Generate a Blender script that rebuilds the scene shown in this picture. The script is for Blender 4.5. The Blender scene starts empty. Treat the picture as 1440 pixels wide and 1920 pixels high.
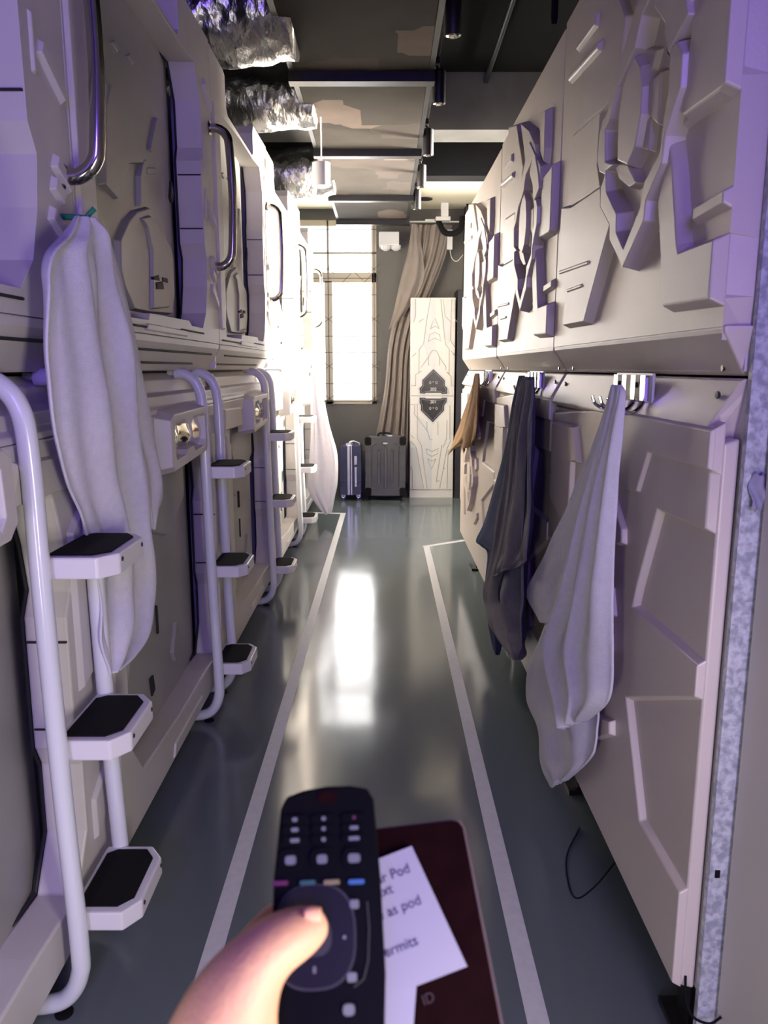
import bpy, bmesh, math, random
from mathutils import Vector, Matrix, noise
from mathutils.geometry import tessellate_polygon
random.seed(7)
PI = math.pi
scene = bpy.context.scene
col = scene.collection

# ---------------------------------------------------------------- camera model
F_ = 1442.0; TH = math.radians(10.6); CT, ST = math.cos(TH), math.sin(TH); H = 1.3
def ray(x, y):
    a = (x-720)/F_; b = -(y-960)/F_
    return Vector((a, CT+b*ST, -ST+b*CT))
def onX(x, y, X):
    d = ray(x, y); k = X/d[0]; return Vector((X, k*d[1], H+k*d[2]))
def onY(x, y, Y):
    d = ray(x, y); k = Y/d[1]; return Vector((k*d[0], Y, H+k*d[2]))
def onZ(x, y, Z):
    d = ray(x, y); k = (Z-H)/d[2]; return Vector((k*d[0], k*d[1], Z))
def dep(x, y, k):
    return Vector((0, 0, H)) + ray(x, y)*k

# ---------------------------------------------------------------- materials
def mat(name, color, rough=.5, metal=0., noise_scale=0, noise_amt=.1, bump=0, bump_scale=200, spec=.5, coat=0, sss=0, emit=None, aniso=None, stretch=None):
    m = bpy.data.materials.new(name); m.use_nodes = True
    nt = m.node_tree; b = nt.nodes['Principled BSDF']
    b.inputs['Base Color'].default_value = (*color, 1); b.inputs['Roughness'].default_value = rough
    b.inputs['Metallic'].default_value = metal; b.inputs['Specular IOR Level'].default_value = spec
    if coat: b.inputs['Coat Weight'].default_value = coat; b.inputs['Coat Roughness'].default_value = .08
    if sss:
        b.inputs['Subsurface Weight'].default_value = sss; b.inputs['Subsurface Radius'].default_value = (.012, .005, .003)
        b.inputs['Subsurface Scale'].default_value = 1.0
    if emit:
        b.inputs['Emission Color'].default_value = (*emit[0], 1); b.inputs['Emission Strength'].default_value = emit[1]
    tc = nt.nodes.new('ShaderNodeTexCoord')
    src = tc.outputs['Object']
    if stretch:
        mp = nt.nodes.new('ShaderNodeMapping'); mp.inputs['Scale'].default_value = stretch
        nt.links.new(src, mp.inputs[0]); src = mp.outputs[0]
    if noise_scale:
        n = nt.nodes.new('ShaderNodeTexNoise'); n.inputs['Scale'].default_value = noise_scale; n.inputs['Detail'].default_value = 6
        r = nt.nodes.new('ShaderNodeValToRGB')
        c0 = [max(0, c*(1-noise_amt)) for c in color]; c1 = [min(1, c*(1+noise_amt)) for c in color]
        r.color_ramp.elements[0].color = (*c0, 1); r.color_ramp.elements[1].color = (*c1, 1)
        r.color_ramp.elements[0].position = .3; r.color_ramp.elements[1].position = .7
        nt.links.new(src, n.inputs[0]); nt.links.new(n.outputs['Fac'], r.inputs[0]); nt.links.new(r.outputs[0], b.inputs['Base Color'])
    if bump:
        n2 = nt.nodes.new('ShaderNodeTexNoise'); n2.inputs['Scale'].default_value = bump_scale; n2.inputs['Detail'].default_value = 3
        bp = nt.nodes.new('ShaderNodeBump'); bp.inputs['Strength'].default_value = bump; bp.inputs['Distance'].default_value = .002
        nt.links.new(src, n2.inputs[0]); nt.links.new(n2.outputs['Fac'], bp.inputs['Height']); nt.links.new(bp.outputs[0], b.inputs['Normal'])
    return m

M = {}
M['pod'] = mat('pod_plastic', (.60, .57, .54), .46, .0, 3, .04, .15, 260)
M['podr'] = mat('pod_satin_plastic', (.63, .56, .50), .42, .1, 3, .04, .15, 240)
M['podedge'] = mat('pod_white_plastic', (.62, .60, .59), .45, 0, 3, .03, .2, 260)
M['door'] = mat('door_plastic', (.34, .335, .32), .40, .1, 2.5, .08, .1, 120)
M['body'] = mat('pod_body', (.10, .10, .11), .6)
M['black'] = mat('black_paint', (.008, .008, .009), .45, 0, 30, .3)
M['rubber'] = mat('black_rubber', (.006, .006, .007), .85, 0, 0, 0, .5, 900, spec=.15)
M['gasket'] = mat('dark_gasket', (.012, .012, .016), .7)
M['chrome'] = mat('polished_steel', (.72, .71, .69), .07, 1.0)
M['steel'] = mat('brushed_steel', (.42, .40, .37), .14, 1.0)
M['rail'] = mat('ladder_white_enamel', (.70, .72, .73), .25, 0, coat=.4)
M['step'] = mat('step_white_enamel', (.72, .70, .70), .35)
M['screw'] = mat('screw_metal', (.12, .12, .13), .3, 1)
M['mirror'] = mat('moulded_reflector', (.75, .74, .68), .12, 1.0)
M['wallg'] = mat('grey_wall_paint', (.115, .112, .104), .75, 0, 2, .06, .1, 60)
M['wallc'] = mat('cream_wall_paint', (.62, .58, .53), .6, 0, 4, .03, .1, 80)
M['walld'] = mat('dark_wall_paint', (.03, .03, .032), .7, 0, 2, .1)
M['navy'] = mat('near_black_wall_panel', (.010, .010, .016), .5)
M['ceil'] = mat('black_ceiling', (.005, .005, .005), .8, 0, 1.5, .3, .3, 8, spec=.1)
M['soffit'] = mat('cream_ceiling_paint', (.78, .72, .55), .6, 0, 3, .04)
M['beam'] = mat('painted_beam', (.10, .10, .095), .5, 0, 5, .2)
M['tape'] = mat('floor_tape', (.62, .62, .63), .5, 0, 40, .06)
M['frame'] = mat('window_cream_paint', (.60, .55, .42), .5)
M['wire'] = mat('window_grille_iron', (.05, .035, .03), .6)
M['towl'] = mat('towel_white_terry', (.72, .70, .76), .95, 0, 60, .04, 1.0, 700, spec=.1)
M['towg'] = mat('towel_grey', (.16, .15, .185), .95, 0, 40, .08, .8, 700, spec=.1)
M['town'] = mat('towel_navy', (.02, .028, .09), .95, 0, 40, .1, .8, 700, spec=.1)
M['towb'] = mat('towel_brown', (.20, .125, .07), .95, 0, 40, .1, .8, 700, spec=.1)
M['curtain'] = mat('curtain_taupe', (.20, .175, .155), .85, 0, 8, .06, .4, 500, spec=.15)
M['case_g'] = mat('suitcase_graphite', (.07, .07, .068), .28, .3, 6, .15)
M['case_b'] = mat('suitcase_navy', (.035, .038, .085), .3, .2)
M['silver'] = mat('suitcase_silver_trim', (.6, .6, .6), .25, .9)
M['locker'] = mat('locker_white_panel', (.84, .82, .74), .35, 0, 4, .03)
M['locker2'] = mat('locker_grey_white_panel', (.70, .70, .67), .35, 0, 4, .03)
M['line'] = mat('locker_printed_line', (.25, .24, .20), .5)
M['lockblk'] = mat('locker_black_lock_plate', (.018, .018, .02), .15, 0)
M['lockln'] = mat('lock_plate_outline', (.45, .45, .45), .4)
M['white'] = mat('white_plastic', (.72, .72, .70), .4)
M['foil'] = None
M['skin'] = mat('skin', (.66, .36, .21), .55, 0, 18, .07, .25, 350, sss=.25)
M['nail'] = mat('nail', (.72, .37, .24), .65, spec=.2)
M['remote'] = mat('remote_black_plastic', (.004, .004, .005), .35, spec=.015)
M['remring'] = mat('remote_ring_plastic', (.012, .011, .018), .35, spec=.03)
M['remgrey'] = mat('remote_grey_edge', (.035, .035, .04), .4, spec=.1)
M['legend'] = mat('remote_legend_white', (.13, .13, .17), .6, spec=.1)
M['lgreen'] = mat('remote_green_key', (.006, .06, .03), .4)
M['lyel'] = mat('remote_yellow_key', (.16, .13, .03), .4)
M['lblue'] = mat('remote_blue_key', (.02, .09, .25), .4)
M['lred'] = mat('remote_red_key', (.08, .006, .015), .4)
M['maroon'] = mat('maroon_cover', (.009, .0025, .003), .6, 0, 60, .2, spec=.02)
M['maroonedge'] = mat('cover_edge', (.12, .085, .085), .6, spec=.1)
M['paper'] = mat('white_paper', (.31, .30, .39), .8, spec=.1)
M['ink'] = mat('dark_ink', (.03, .025, .06), .6)
M['gold'] = mat('cover_gold_print', (.05, .03, .02), .4)
M['holder'] = mat('hook_plate', (.75, .75, .72), .3)

def foil():
    m = mat('crumpled_foil', (.70, .70, .70), .27, 1.0); nt = m.node_tree; b = nt.nodes['Principled BSDF']
    tc = nt.nodes.new('ShaderNodeTexCoord'); v = nt.nodes.new('ShaderNodeTexVoronoi'); v.inputs['Scale'].default_value = 16
    mp = nt.nodes.new('ShaderNodeMapping'); mp.inputs['Scale'].default_value = (1.3, .8, .9)
    n = nt.nodes.new('ShaderNodeTexNoise'); n.inputs['Scale'].default_value = 24; n.inputs['Detail'].default_value = 4
    a = nt.nodes.new('ShaderNodeMath'); a.operation = 'ADD'; bp = nt.nodes.new('ShaderNodeBump')
    bp.inputs['Strength'].default_value = .7; bp.inputs['Distance'].default_value = .010
    L = nt.links.new
    L(tc.outputs['Object'], mp.inputs[0]); L(mp.outputs[0], v.inputs[0]); L(mp.outputs[0], n.inputs[0])
    L(v.outputs['Distance'], a.inputs[0]); L(n.outputs['Fac'], a.inputs[1]); L(a.outputs[0], bp.inputs['Height']); L(bp.outputs[0], b.inputs['Normal'])
    return m
M['foil'] = foil()
def galv():
    m = mat('galvanised_steel', (.42, .43, .46), .45, .15); nt = m.node_tree; b = nt.nodes['Principled BSDF']
    tc = nt.nodes.new('ShaderNodeTexCoord'); v = nt.nodes.new('ShaderNodeTexNoise'); v.inputs['Scale'].default_value = 85; v.inputs['Detail'].default_value = 9
    v.inputs['Distortion'].default_value = .3
    r = nt.nodes.new('ShaderNodeValToRGB'); r.color_ramp.elements[0].color = (.30, .32, .37, 1); r.color_ramp.elements[1].color = (.56, .57, .62, 1)
    r.color_ramp.elements[0].position = .38; r.color_ramp.elements[1].position = .62
    nt.links.new(tc.outputs['Object'], v.inputs[0]); nt.links.new(v.outputs['Fac'], r.inputs[0]); nt.links.new(r.outputs[0], b.inputs['Base Color'])
    return m
M['galv'] = galv()
def floor_mat():
    m = mat('grey_epoxy_floor', (.122, .145, .152), .12); nt = m.node_tree; b = nt.nodes['Principled BSDF']
    L = nt.links.new
    tc = nt.nodes.new('ShaderNodeTexCoord'); mp = nt.nodes.new('ShaderNodeMapping'); mp.inputs['Location'].default_value = (.3, .2, .37)
    L(tc.outputs['Object'], mp.inputs[0])
    n = nt.nodes.new('ShaderNodeTexNoise'); n.inputs['Scale'].default_value = 1.3; n.inputs['Detail'].default_value = 1
    L(mp.outputs[0], n.inputs[0])
    r2 = nt.nodes.new('ShaderNodeMapRange'); r2.inputs[1].default_value = .3; r2.inputs[2].default_value = .7; r2.inputs[3].default_value = .10; r2.inputs[4].default_value = .17
    L(n.outputs['Fac'], r2.inputs[0]); L(r2.outputs[0], b.inputs['Roughness'])
    n2 = nt.nodes.new('ShaderNodeTexNoise'); n2.inputs['Scale'].default_value = 3; n2.inputs['Detail'].default_value = 1
    bp = nt.nodes.new('ShaderNodeBump'); bp.inputs['Strength'].default_value = 1; bp.inputs['Distance'].default_value = .0016
    L(mp.outputs[0], n2.inputs[0]); L(n2.outputs['Fac'], bp.inputs['Height']); L(bp.outputs[0], b.inputs['Normal'])
    b.inputs['Specular IOR Level'].default_value = .4
    return m
M['floor'] = floor_mat()
def duct_mat():
    m = mat('patched_duct_board', (.15, .13, .12), .85, spec=.08); nt = m.node_tree; b = nt.nodes['Principled BSDF']; L = nt.links.new
    tc = nt.nodes.new('ShaderNodeTexCoord')
    br = nt.nodes.new('ShaderNodeTexVoronoi'); br.distance = 'CHEBYCHEV'; br.inputs['Scale'].default_value = 3.2; br.inputs['Randomness'].default_value = 1
    n = nt.nodes.new('ShaderNodeTexNoise'); n.inputs['Scale'].default_value = 4; n.inputs['Detail'].default_value = 5
    r = nt.nodes.new('ShaderNodeValToRGB'); r.color_ramp.interpolation = 'CONSTANT'
    r.color_ramp.elements[0].color = (.045, .041, .036, 1); r.color_ramp.elements[1].color = (.13, .105, .09, 1); r.color_ramp.elements[1].position = .80
    e = r.color_ramp.elements.new(.62); e.color = (.062, .053, .048, 1)
    mix = nt.nodes.new('ShaderNodeMixRGB'); mix.blend_type = 'MULTIPLY'; mix.inputs[0].default_value = .5
    sep = nt.nodes.new('ShaderNodeSeparateColor')
    L(tc.outputs['Object'], br.inputs[0]); L(br.outputs['Color'], sep.inputs[0]); L(sep.outputs[0], r.inputs[0]); L(tc.outputs['Object'], n.inputs[0])
    L(r.outputs[0], mix.inputs[1]); L(n.outputs['Fac'], mix.inputs[2]); L(mix.outputs[0], b.inputs['Base Color'])
    return m
M['duct'] = duct_mat()
def glass_mat():
    m = bpy.data.materials.new('window_glass'); m.use_nodes = True; nt = m.node_tree; nt.nodes.clear()
    o = nt.nodes.new('ShaderNodeOutputMaterial'); t = nt.nodes.new('ShaderNodeBsdfTransparent'); g = nt.nodes.new('ShaderNodeBsdfGlossy')
    g.inputs['Roughness'].default_value = .02; x = nt.nodes.new('ShaderNodeMixShader'); x.inputs[0].default_value = .06
    nt.links.new(t.outputs[0], x.inputs[1]); nt.links.new(g.outputs[0], x.inputs[2]); nt.links.new(x.outputs[0], o.inputs[0])
    return m
M['glass'] = glass_mat()

# ---------------------------------------------------------------- object helpers
def tag(o, label=None, cat=None, group=None, kind=None):
    if label: o['label'] = label
    if cat: o['category'] = cat
    if group: o['group'] = group
    if kind: o['kind'] = kind
    return o
def thing(name, loc, label, cat, group=None):
    o = bpy.data.objects.new(name, None); col.objects.link(o); o.location = loc; o.empty_display_size = .05
    tag(o, label, cat, group); return o
SPLIT = {'relief_bar', 'relief_plate', 'jamb_band', 'door_relief', 'door_latch', 'screw', 'hanger_rod', 'ridge', 'side_panel', 'edge_rail', 'lip_seam', 'rib', 'grey_band'}
class MB:
    def __init__(s): s.bm = bmesh.new()
    def face(s, pts):
        try: return s.bm.faces.new([s.bm.verts.new(Vector(p)) for p in pts])
        except ValueError: return None
    def box(s, lo, hi, mtx=None):
        x0, y0, z0 = lo; x1, y1, z1 = hi
        vs = [Vector(p) for p in ((x0,y0,z0),(x1,y0,z0),(x1,y1,z0),(x0,y1,z0),(x0,y0,z1),(x1,y0,z1),(x1,y1,z1),(x0,y1,z1))]
        if mtx: vs = [mtx @ v for v in vs]
        v = [s.bm.verts.new(p) for p in vs]
        for f in ((0,3,2,1),(4,5,6,7),(0,1,5,4),(1,2,6,5),(2,3,7,6),(3,0,4,7)): s.bm.faces.new([v[i] for i in f])
        return s
    def solid(s, rings_lo, rings_hi, cap_lo=True):
        """rings: list of loops (outer first, then holes), lower and upper 3d positions"""
        flat = [p for r in rings_hi for p in r]
        vh = [s.bm.verts.new(p) for p in flat]; vl = [s.bm.verts.new(p) for r in rings_lo for p in r]
        tris = tessellate_polygon([[Vector(p) for p in r] for r in rings_hi])
        for t in tris:
            try: s.bm.faces.new([vh[i] for i in t])
            except ValueError: pass
            if cap_lo:
                try: s.bm.faces.new([vl[i] for i in reversed(t)])
                except ValueError: pass
        k = 0
        for r in rings_hi:
            n = len(r)
            for i in range(n):
                a, b = k+i, k+(i+1) % n
                s.bm.faces.new((vl[a], vl[b], vh[b], vh[a]))
            k += n
        return s
    def tube(s, pts, r, seg=12, cap=True, closed=False):
        pts = [Vector(p) for p in pts]; n = len(pts); rs = r if isinstance(r, (list, tuple)) else [r]*n
        rings = []; up = None
        for i, p in enumerate(pts):
            if closed: d = (pts[(i+1) % n]-pts[i-1]).normalized()
            else: d = (pts[min(i+1, n-1)]-pts[max(i-1, 0)]).normalized()
            if up is None:
                up = Vector((0, 0, 1)) if abs(d.z) < .9 else Vector((1, 0, 0))
            up = (up-d*up.dot(d)).normalized(); sd = d.cross(up)
            rings.append([s.bm.verts.new(p+(up*math.cos(2*PI*k/seg)+sd*math.sin(2*PI*k/seg))*rs[i]) for k in range(seg)])
        for i in range(n-1 if not closed else n):
            A, B = rings[i], rings[(i+1) % n]
            for k in range(seg): s.bm.faces.new((A[k], A[(k+1) % seg], B[(k+1) % seg], B[k]))
        if cap and not closed:
            s.bm.faces.new(rings[0]); s.bm.faces.new(list(reversed(rings[-1])))
        return s
    def lathe(s, prof, c=(0,0,0), axis='Z', seg=24):
        c = Vector(c); rings = []
        for r, h in prof:
            ring = []
            for k in range(seg):
                a = 2*PI*k/seg; q = (r*math.cos(a), r*math.sin(a), h)
                if axis == 'Y': q = (q[0], q[2], q[1])
                if axis == 'X': q = (q[2], q[0], q[1])
                ring.append(s.bm.verts.new(c+Vector(q)))
            rings.append(ring)
        for A, B in zip(rings, rings[1:]):
            for k in range(seg): s.bm.faces.new((A[k], A[(k+1) % seg], B[(k+1) % seg], B[k]))
        s.bm.faces.new(rings[0]); s.bm.faces.new(list(reversed(rings[-1])))
        return s
    def grid(s, rows, thick=0):
        vs = [[s.bm.verts.new(p) for p in r] for r in rows]
        for a, b in zip(vs, vs[1:]):
            for i in range(len(a)-1): s.bm.faces.new((a[i], a[i+1], b[i+1], b[i]))
        return s
    def build(s, name, m, parent=None, **kw):
        if name not in SPLIT: return s._build(name, m, parent, **kw)
        bm = s.bm; bm.verts.index_update(); seen = set(); first = None
        for v in bm.verts:
            if v in seen: continue
            comp = [v]; seen.add(v)
            for q in comp:
                for e in q.link_edges:
                    w_ = e.other_vert(q)
                    if w_ not in seen: seen.add(w_); comp.append(w_)
            nb = MB(); mp = {q: nb.bm.verts.new(q.co) for q in comp}; fs = set(f for q in comp for f in q.link_faces)
            for f in fs: nb.bm.faces.new([mp[q] for q in f.verts])
            k2 = dict(kw)
            if parent is not None:
                c = sum((q.co for q in comp), Vector())/len(comp); k2['origin'] = c
            o = nb._build(name, m, parent, **k2); first = first or o
        bm.free(); return first
    def _build(s, name, m, parent=None, bevel=0, smooth=False, origin=None, bseg=2, solidify=0, subsurf=0, angle=35):
        bmesh.ops.recalc_face_normals(s.bm, faces=s.bm.faces)
        me = bpy.data.meshes.new(name); s.bm.to_mesh(me); s.bm.free()
        org = Vector(origin) if origin is not None else (parent_world(parent) if parent else Vector())
        if org.length: me.transform(Matrix.Translation(-org))
        if isinstance(m, str): m = M[m]
        me.materials.append(m)
        o = bpy.data.objects.new(name, me); col.objects.link(o)
        if parent: o.parent = parent; o.location = org-parent_world(parent)
        elif origin is not None: o.location = org
        if solidify:
            md = o.modifiers.new('solid', 'SOLIDIFY'); md.thickness = solidify; md.offset = 0
        if bevel:
            md = o.modifiers.new('bevel', 'BEVEL'); md.width = bevel; md.segments = bseg; md.limit_method = 'ANGLE'; md.angle_limit = math.radians(angle)
        if subsurf:
            md = o.modifiers.new('sub', 'SUBSURF'); md.levels = subsurf; md.render_levels = subsurf
        if smooth:
            for p in me.polygons: p.use_smooth = True
            if smooth == 'auto':
                try: me.set_sharp_from_angle(angle=math.radians(40))
                except Exception: pass
        return o
def parent_world(p):
    v = Vector()
    while p is not None: v += p.location; p = p.parent
    return v
def copy_tree(o, parent=None):
    c = o.copy(); col.objects.link(c); c.parent = parent
    for ch in list(o.children): copy_tree(ch, c)
    return c
def place(o, loc, label, group=None):
    o.location = loc; o['label'] = label
    if group: o['group'] = group
    return o
def bez(pts, n=8):
    """Catmull-Rom through points"""
    P = [Vector(p) for p in pts]; out = []
    Q = [P[0]*2-P[1]]+P+[P[-1]*2-P[-2]]
    for i in range(1, len(Q)-2):
        for k in range(n):
            t = k/n; a, b, c, d = Q[i-1], Q[i], Q[i+1], Q[i+2]
            out.append(.5*((2*b)+(-a+c)*t+(2*a-5*b+4*c-d)*t*t+(-a+3*b-3*c+d)*t**3))
    out.append(P[-1]); return out
def offset(poly, c):
    """grow a 2d polygon by c"""
    n = len(poly); A = sum(poly[i][0]*poly[(i+1) % n][1]-poly[(i+1) % n][0]*poly[i][1] for i in range(n))
    sg = 1 if A > 0 else -1; out = []
    for i in range(n):
        p0, p1, p2 = Vector(poly[i-1]), Vector(poly[i]), Vector(poly[(i+1) % n])
        e1 = (p1-p0); e2 = (p2-p1)
        if e1.length < 1e-6: e1 = e2
        if e2.length < 1e-6: e2 = e1
        e1.normalize(); e2.normalize()
        n1 = Vector((e1.y, -e1.x))*sg; n2 = Vector((e2.y, -e2.x))*sg
        b = n1+n2
        if b.length < .2: b = n1
        b.normalize(); k = c/max(.45, b.dot(n1)); q = p1+b*k; out.append((q.x, q.y))
    return out
def plate(mb, poly, x_lo, x_hi, c=.006, holes=(), y0=0, z0=0, hc=None, ymin=None):
    """raised chamfered plate: poly in (y,z), from x_lo to x_hi; base grown by c"""
    lo = [offset(poly, c)]+[offset(h, -(c if hc is None else hc)) for h in holes]; hi = [list(poly)]+[list(h) for h in holes]
    if ymin is not None: lo = [[(max(ymin, a), z) for a, z in r] for r in lo]
    mb.solid([[Vector((x_lo, a+y0, b+z0)) for a, b in r] for r in lo], [[Vector((x_hi, a+y0, b+z0)) for a, b in r] for r in hi])

# ---------------------------------------------------------------- the room
def struct(name, mb, m, **k):
    o = mb.build(name, m, **k); o['kind'] = 'structure'; return o
YB = 8.1
struct('floor', MB().box((-3, -2.6, -.1), (3, YB+.2, 0)), 'floor')
struct('ceiling', MB().box((-3, -2.6, 3.3), (3, YB+.2, 3.4)), 'ceil')
struct('wall_left', MB().box((-2.5, -2.6, 0), (-2.4, YB, 3.3)), 'walld')
wr = MB(); wr.box((2.4, -2.6, 0), (2.5, 5.5, 3.3)); wr.box((2.4, 7.6, 0), (2.5, YB, 3.3)); wr.box((2.4, 5.5, 0), (2.5, 7.6, .9)); wr.box((2.4, 5.5, 2.7), (2.5, 7.6, 3.3))
struct('wall_right', wr, 'wallg')
struct('wall_front', MB().box((-2.5, -2.7, 0), (2.5, -2.6, 3.3)), 'walld')
# back wall with window opening
wx0, wx1, wz0, wz1 = -1.09, -.076, .93, 2.755
w = MB(); w.box((-2.5, YB, 0), (wx0, YB+.2, 3.3)); w.box((wx1, YB, 0), (2.5, YB+.2, 3.3)); w.box((wx0, YB, 0), (wx1, YB+.2, wz0)); w.box((wx0, YB, wz1), (wx1, YB+.2, 3.3))
struct('wall_back', w, 'wallg')
# window
win = MB(); fy0, fy1 = YB-.012, YB+.06
def wbox(m_, x0, x1, z0, z1, y0=fy0, y1=fy1): m_.box((x0, y0, z0), (x1, y1, z1))
wbox(win, wx0, wx0+.055, wz0, wz1); wbox(win, wx1-.05, wx1, wz0, wz1); wbox(win, wx0, wx1, wz0, wz0+.045); wbox(win, wx0, wx1, wz1-.06, wz1)
mx = -.565
wbox(win, mx-.04, mx+.04, wz0, 2.17); wbox(win, wx0, wx1, 2.15, 2.25); wbox(win, mx-.012, mx+.012, 2.25, wz1)
wbox(win, wx0, wx1, 2.425, 2.445)
wo = struct('window_1', win, 'frame', bevel=.004, origin=(mx, YB, wz0))
g1 = MB().box((wx0+.05, YB+.02, wz0+.04), (mx-.03, YB+.026, 2.16)).build('pane', 'glass', wo)
g2 = MB().box((mx+.03, YB+.02, wz0+.04), (wx1-.04, YB+.026, 2.16)).build('pane', 'glass', wo)
g3 = MB().box((wx0+.05, YB+.02, 2.24), (wx1-.04, YB+.026, wz1-.05)).build('pane', 'glass', wo)
gr = MB(); gy = YB-.035
for x in (wx1-.025, mx, wx0+.03): gr.tube([(x, gy, wz0+.03), (x, gy, wz1-.02)], .0035, 6)
zs = [2.66, 2.44, 2.19, 2.03, 1.62, 1.46, 1.14, .96]
for z in zs: gr.tube([(wx0, gy, z), (wx1, gy, z)], .0028, 6)
for z in (2.28, 1.79, 1.32, .99):
    for x in (wx1-.025, mx):
        for a in (35, 90, 145, 215, 325):
            gr.tube([(x, gy, z), (x+.075*math.cos(math.radians(a)), gy-.01, z+.075*math.sin(math.radians(a)))], .0025, 5)
for a, b in ((-.30, 2.25), (-.42, 2.15), (-.2, 2.15)): gr.tube([(a, gy, b), (a+.09, gy, 2.17 if b > 2.2 else 2.24)], .0025, 5)
gr.build('grille', 'wire', wo)
# second window, in the right wall past the end of the right row
w2 = MB()
for lo, hi in (((2.38, 5.5, .9), (2.48, 7.6, .95)), ((2.38, 5.5, 2.65), (2.48, 7.6, 2.7)), ((2.38, 5.5, .9), (2.48, 5.55, 2.7)), ((2.38, 7.55, .9), (2.48, 7.6, 2.7)), ((2.38, 6.52, .9), (2.48, 6.58, 2.7))): w2.box(lo, hi)
w2o = struct('window_2', w2, 'frame', origin=(2.4, 6.55, .9))
MB().box((2.43, 5.53, .93), (2.436, 7.57, 2.67)).build('pane', 'glass', w2o)
# lowered ceiling at the far end, beam, dark pier beside the locker
struct('ceiling_soffit', MB().box((-2.4, 6.95, 2.86), (2.4, YB, 2.93)), 'soffit')
struct('trim_1', MB().box((-2.4, 5.75, 2.93), (2.4, 6.05, 3.3)), 'beam')
struct('trim_2', MB().box((-2.4, 6.75, 2.86), (2.4, 6.95, 3.3)), 'black')
struct('trim_3', MB().box((.715, 7.7, 0), (1.25, YB, 2.05)), 'navy')
struct('trim_4', MB().box((.80, 7.95, 2.05), (1.25, YB, 2.86)), 'walld')
# cream partition close on the right
struct('wall_near_right', MB().box((.583, -2.6, 0), (1.4, 1.165, 3.3)), 'wallc', bevel=.004)

# floor tape: two open rectangles
def tape(name, pts, wd=.045):
    mb = MB(); P = [Vector((a, b)) for a, b in pts]
    for i, (a, b) in enumerate(zip(P, P[1:])):
        d = (b-a).normalized(); n = Vector((-d.y, d.x))*wd/2
        a2 = a-d*(wd/2 if i else 0); b2 = b+d*wd/2
        lo = [Vector((p.x, p.y, .0002)) for p in (a2+n, a2-n, b2-n, b2+n)]; hi = [p+Vector((0, 0, .0008+.0002*i)) for p in lo]
        mb.solid([lo], [hi])
    return mb.build(name, 'tape')
tag(tape('floor_marking_tape', [(-.395, -1.2), (-.372, 6.87), (-.80, 6.93)]), 'pale floor tape line along the left pods, turning left at its far end', 'floor tape', 'floor marking lines')
tag(tape('floor_marking_tape', [(.31, -1.2), (.315, 5.56), (.60, 5.75)]), 'pale floor tape line along the right pods, turning right at its far end', 'floor tape', 'floor marking lines')

# ---------------------------------------------------------------- left row pods
XL = -.66; XD = -.735; PW = 1.43; Y0L = .30; NL = 5
YA = Y0L+PW       # start of pod A, whose outlines were measured
def offu(pts, X=XL): return [((onX(x, y, X).y-YA), onX(x, y, X).z) for x, y in pts]
up_open = [(.15,1.43),(.33,1.43),(.49,1.433),(.505,1.452),(.95,1.458),(.985,1.443),(1.15,1.443),(1.21,1.50),(1.245,1.60),(1.262,1.70),(1.232,1.75),(1.228,2.035),(1.252,2.085),(1.25,2.24),(1.18,2.345),(.98,2.333),(.6,2.33),(.22,2.31),(.13,2.2),(.13,1.6)]
up_outer = [(.004,1.395),(1.426,1.395),(1.426,2.51),(1.01,2.50),(.985,2.46),(.985,2.37),(.96,2.346),(.34,2.346),(.30,2.38),(.30,2.49),(.26,2.50),(.004,2.50)]
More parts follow.
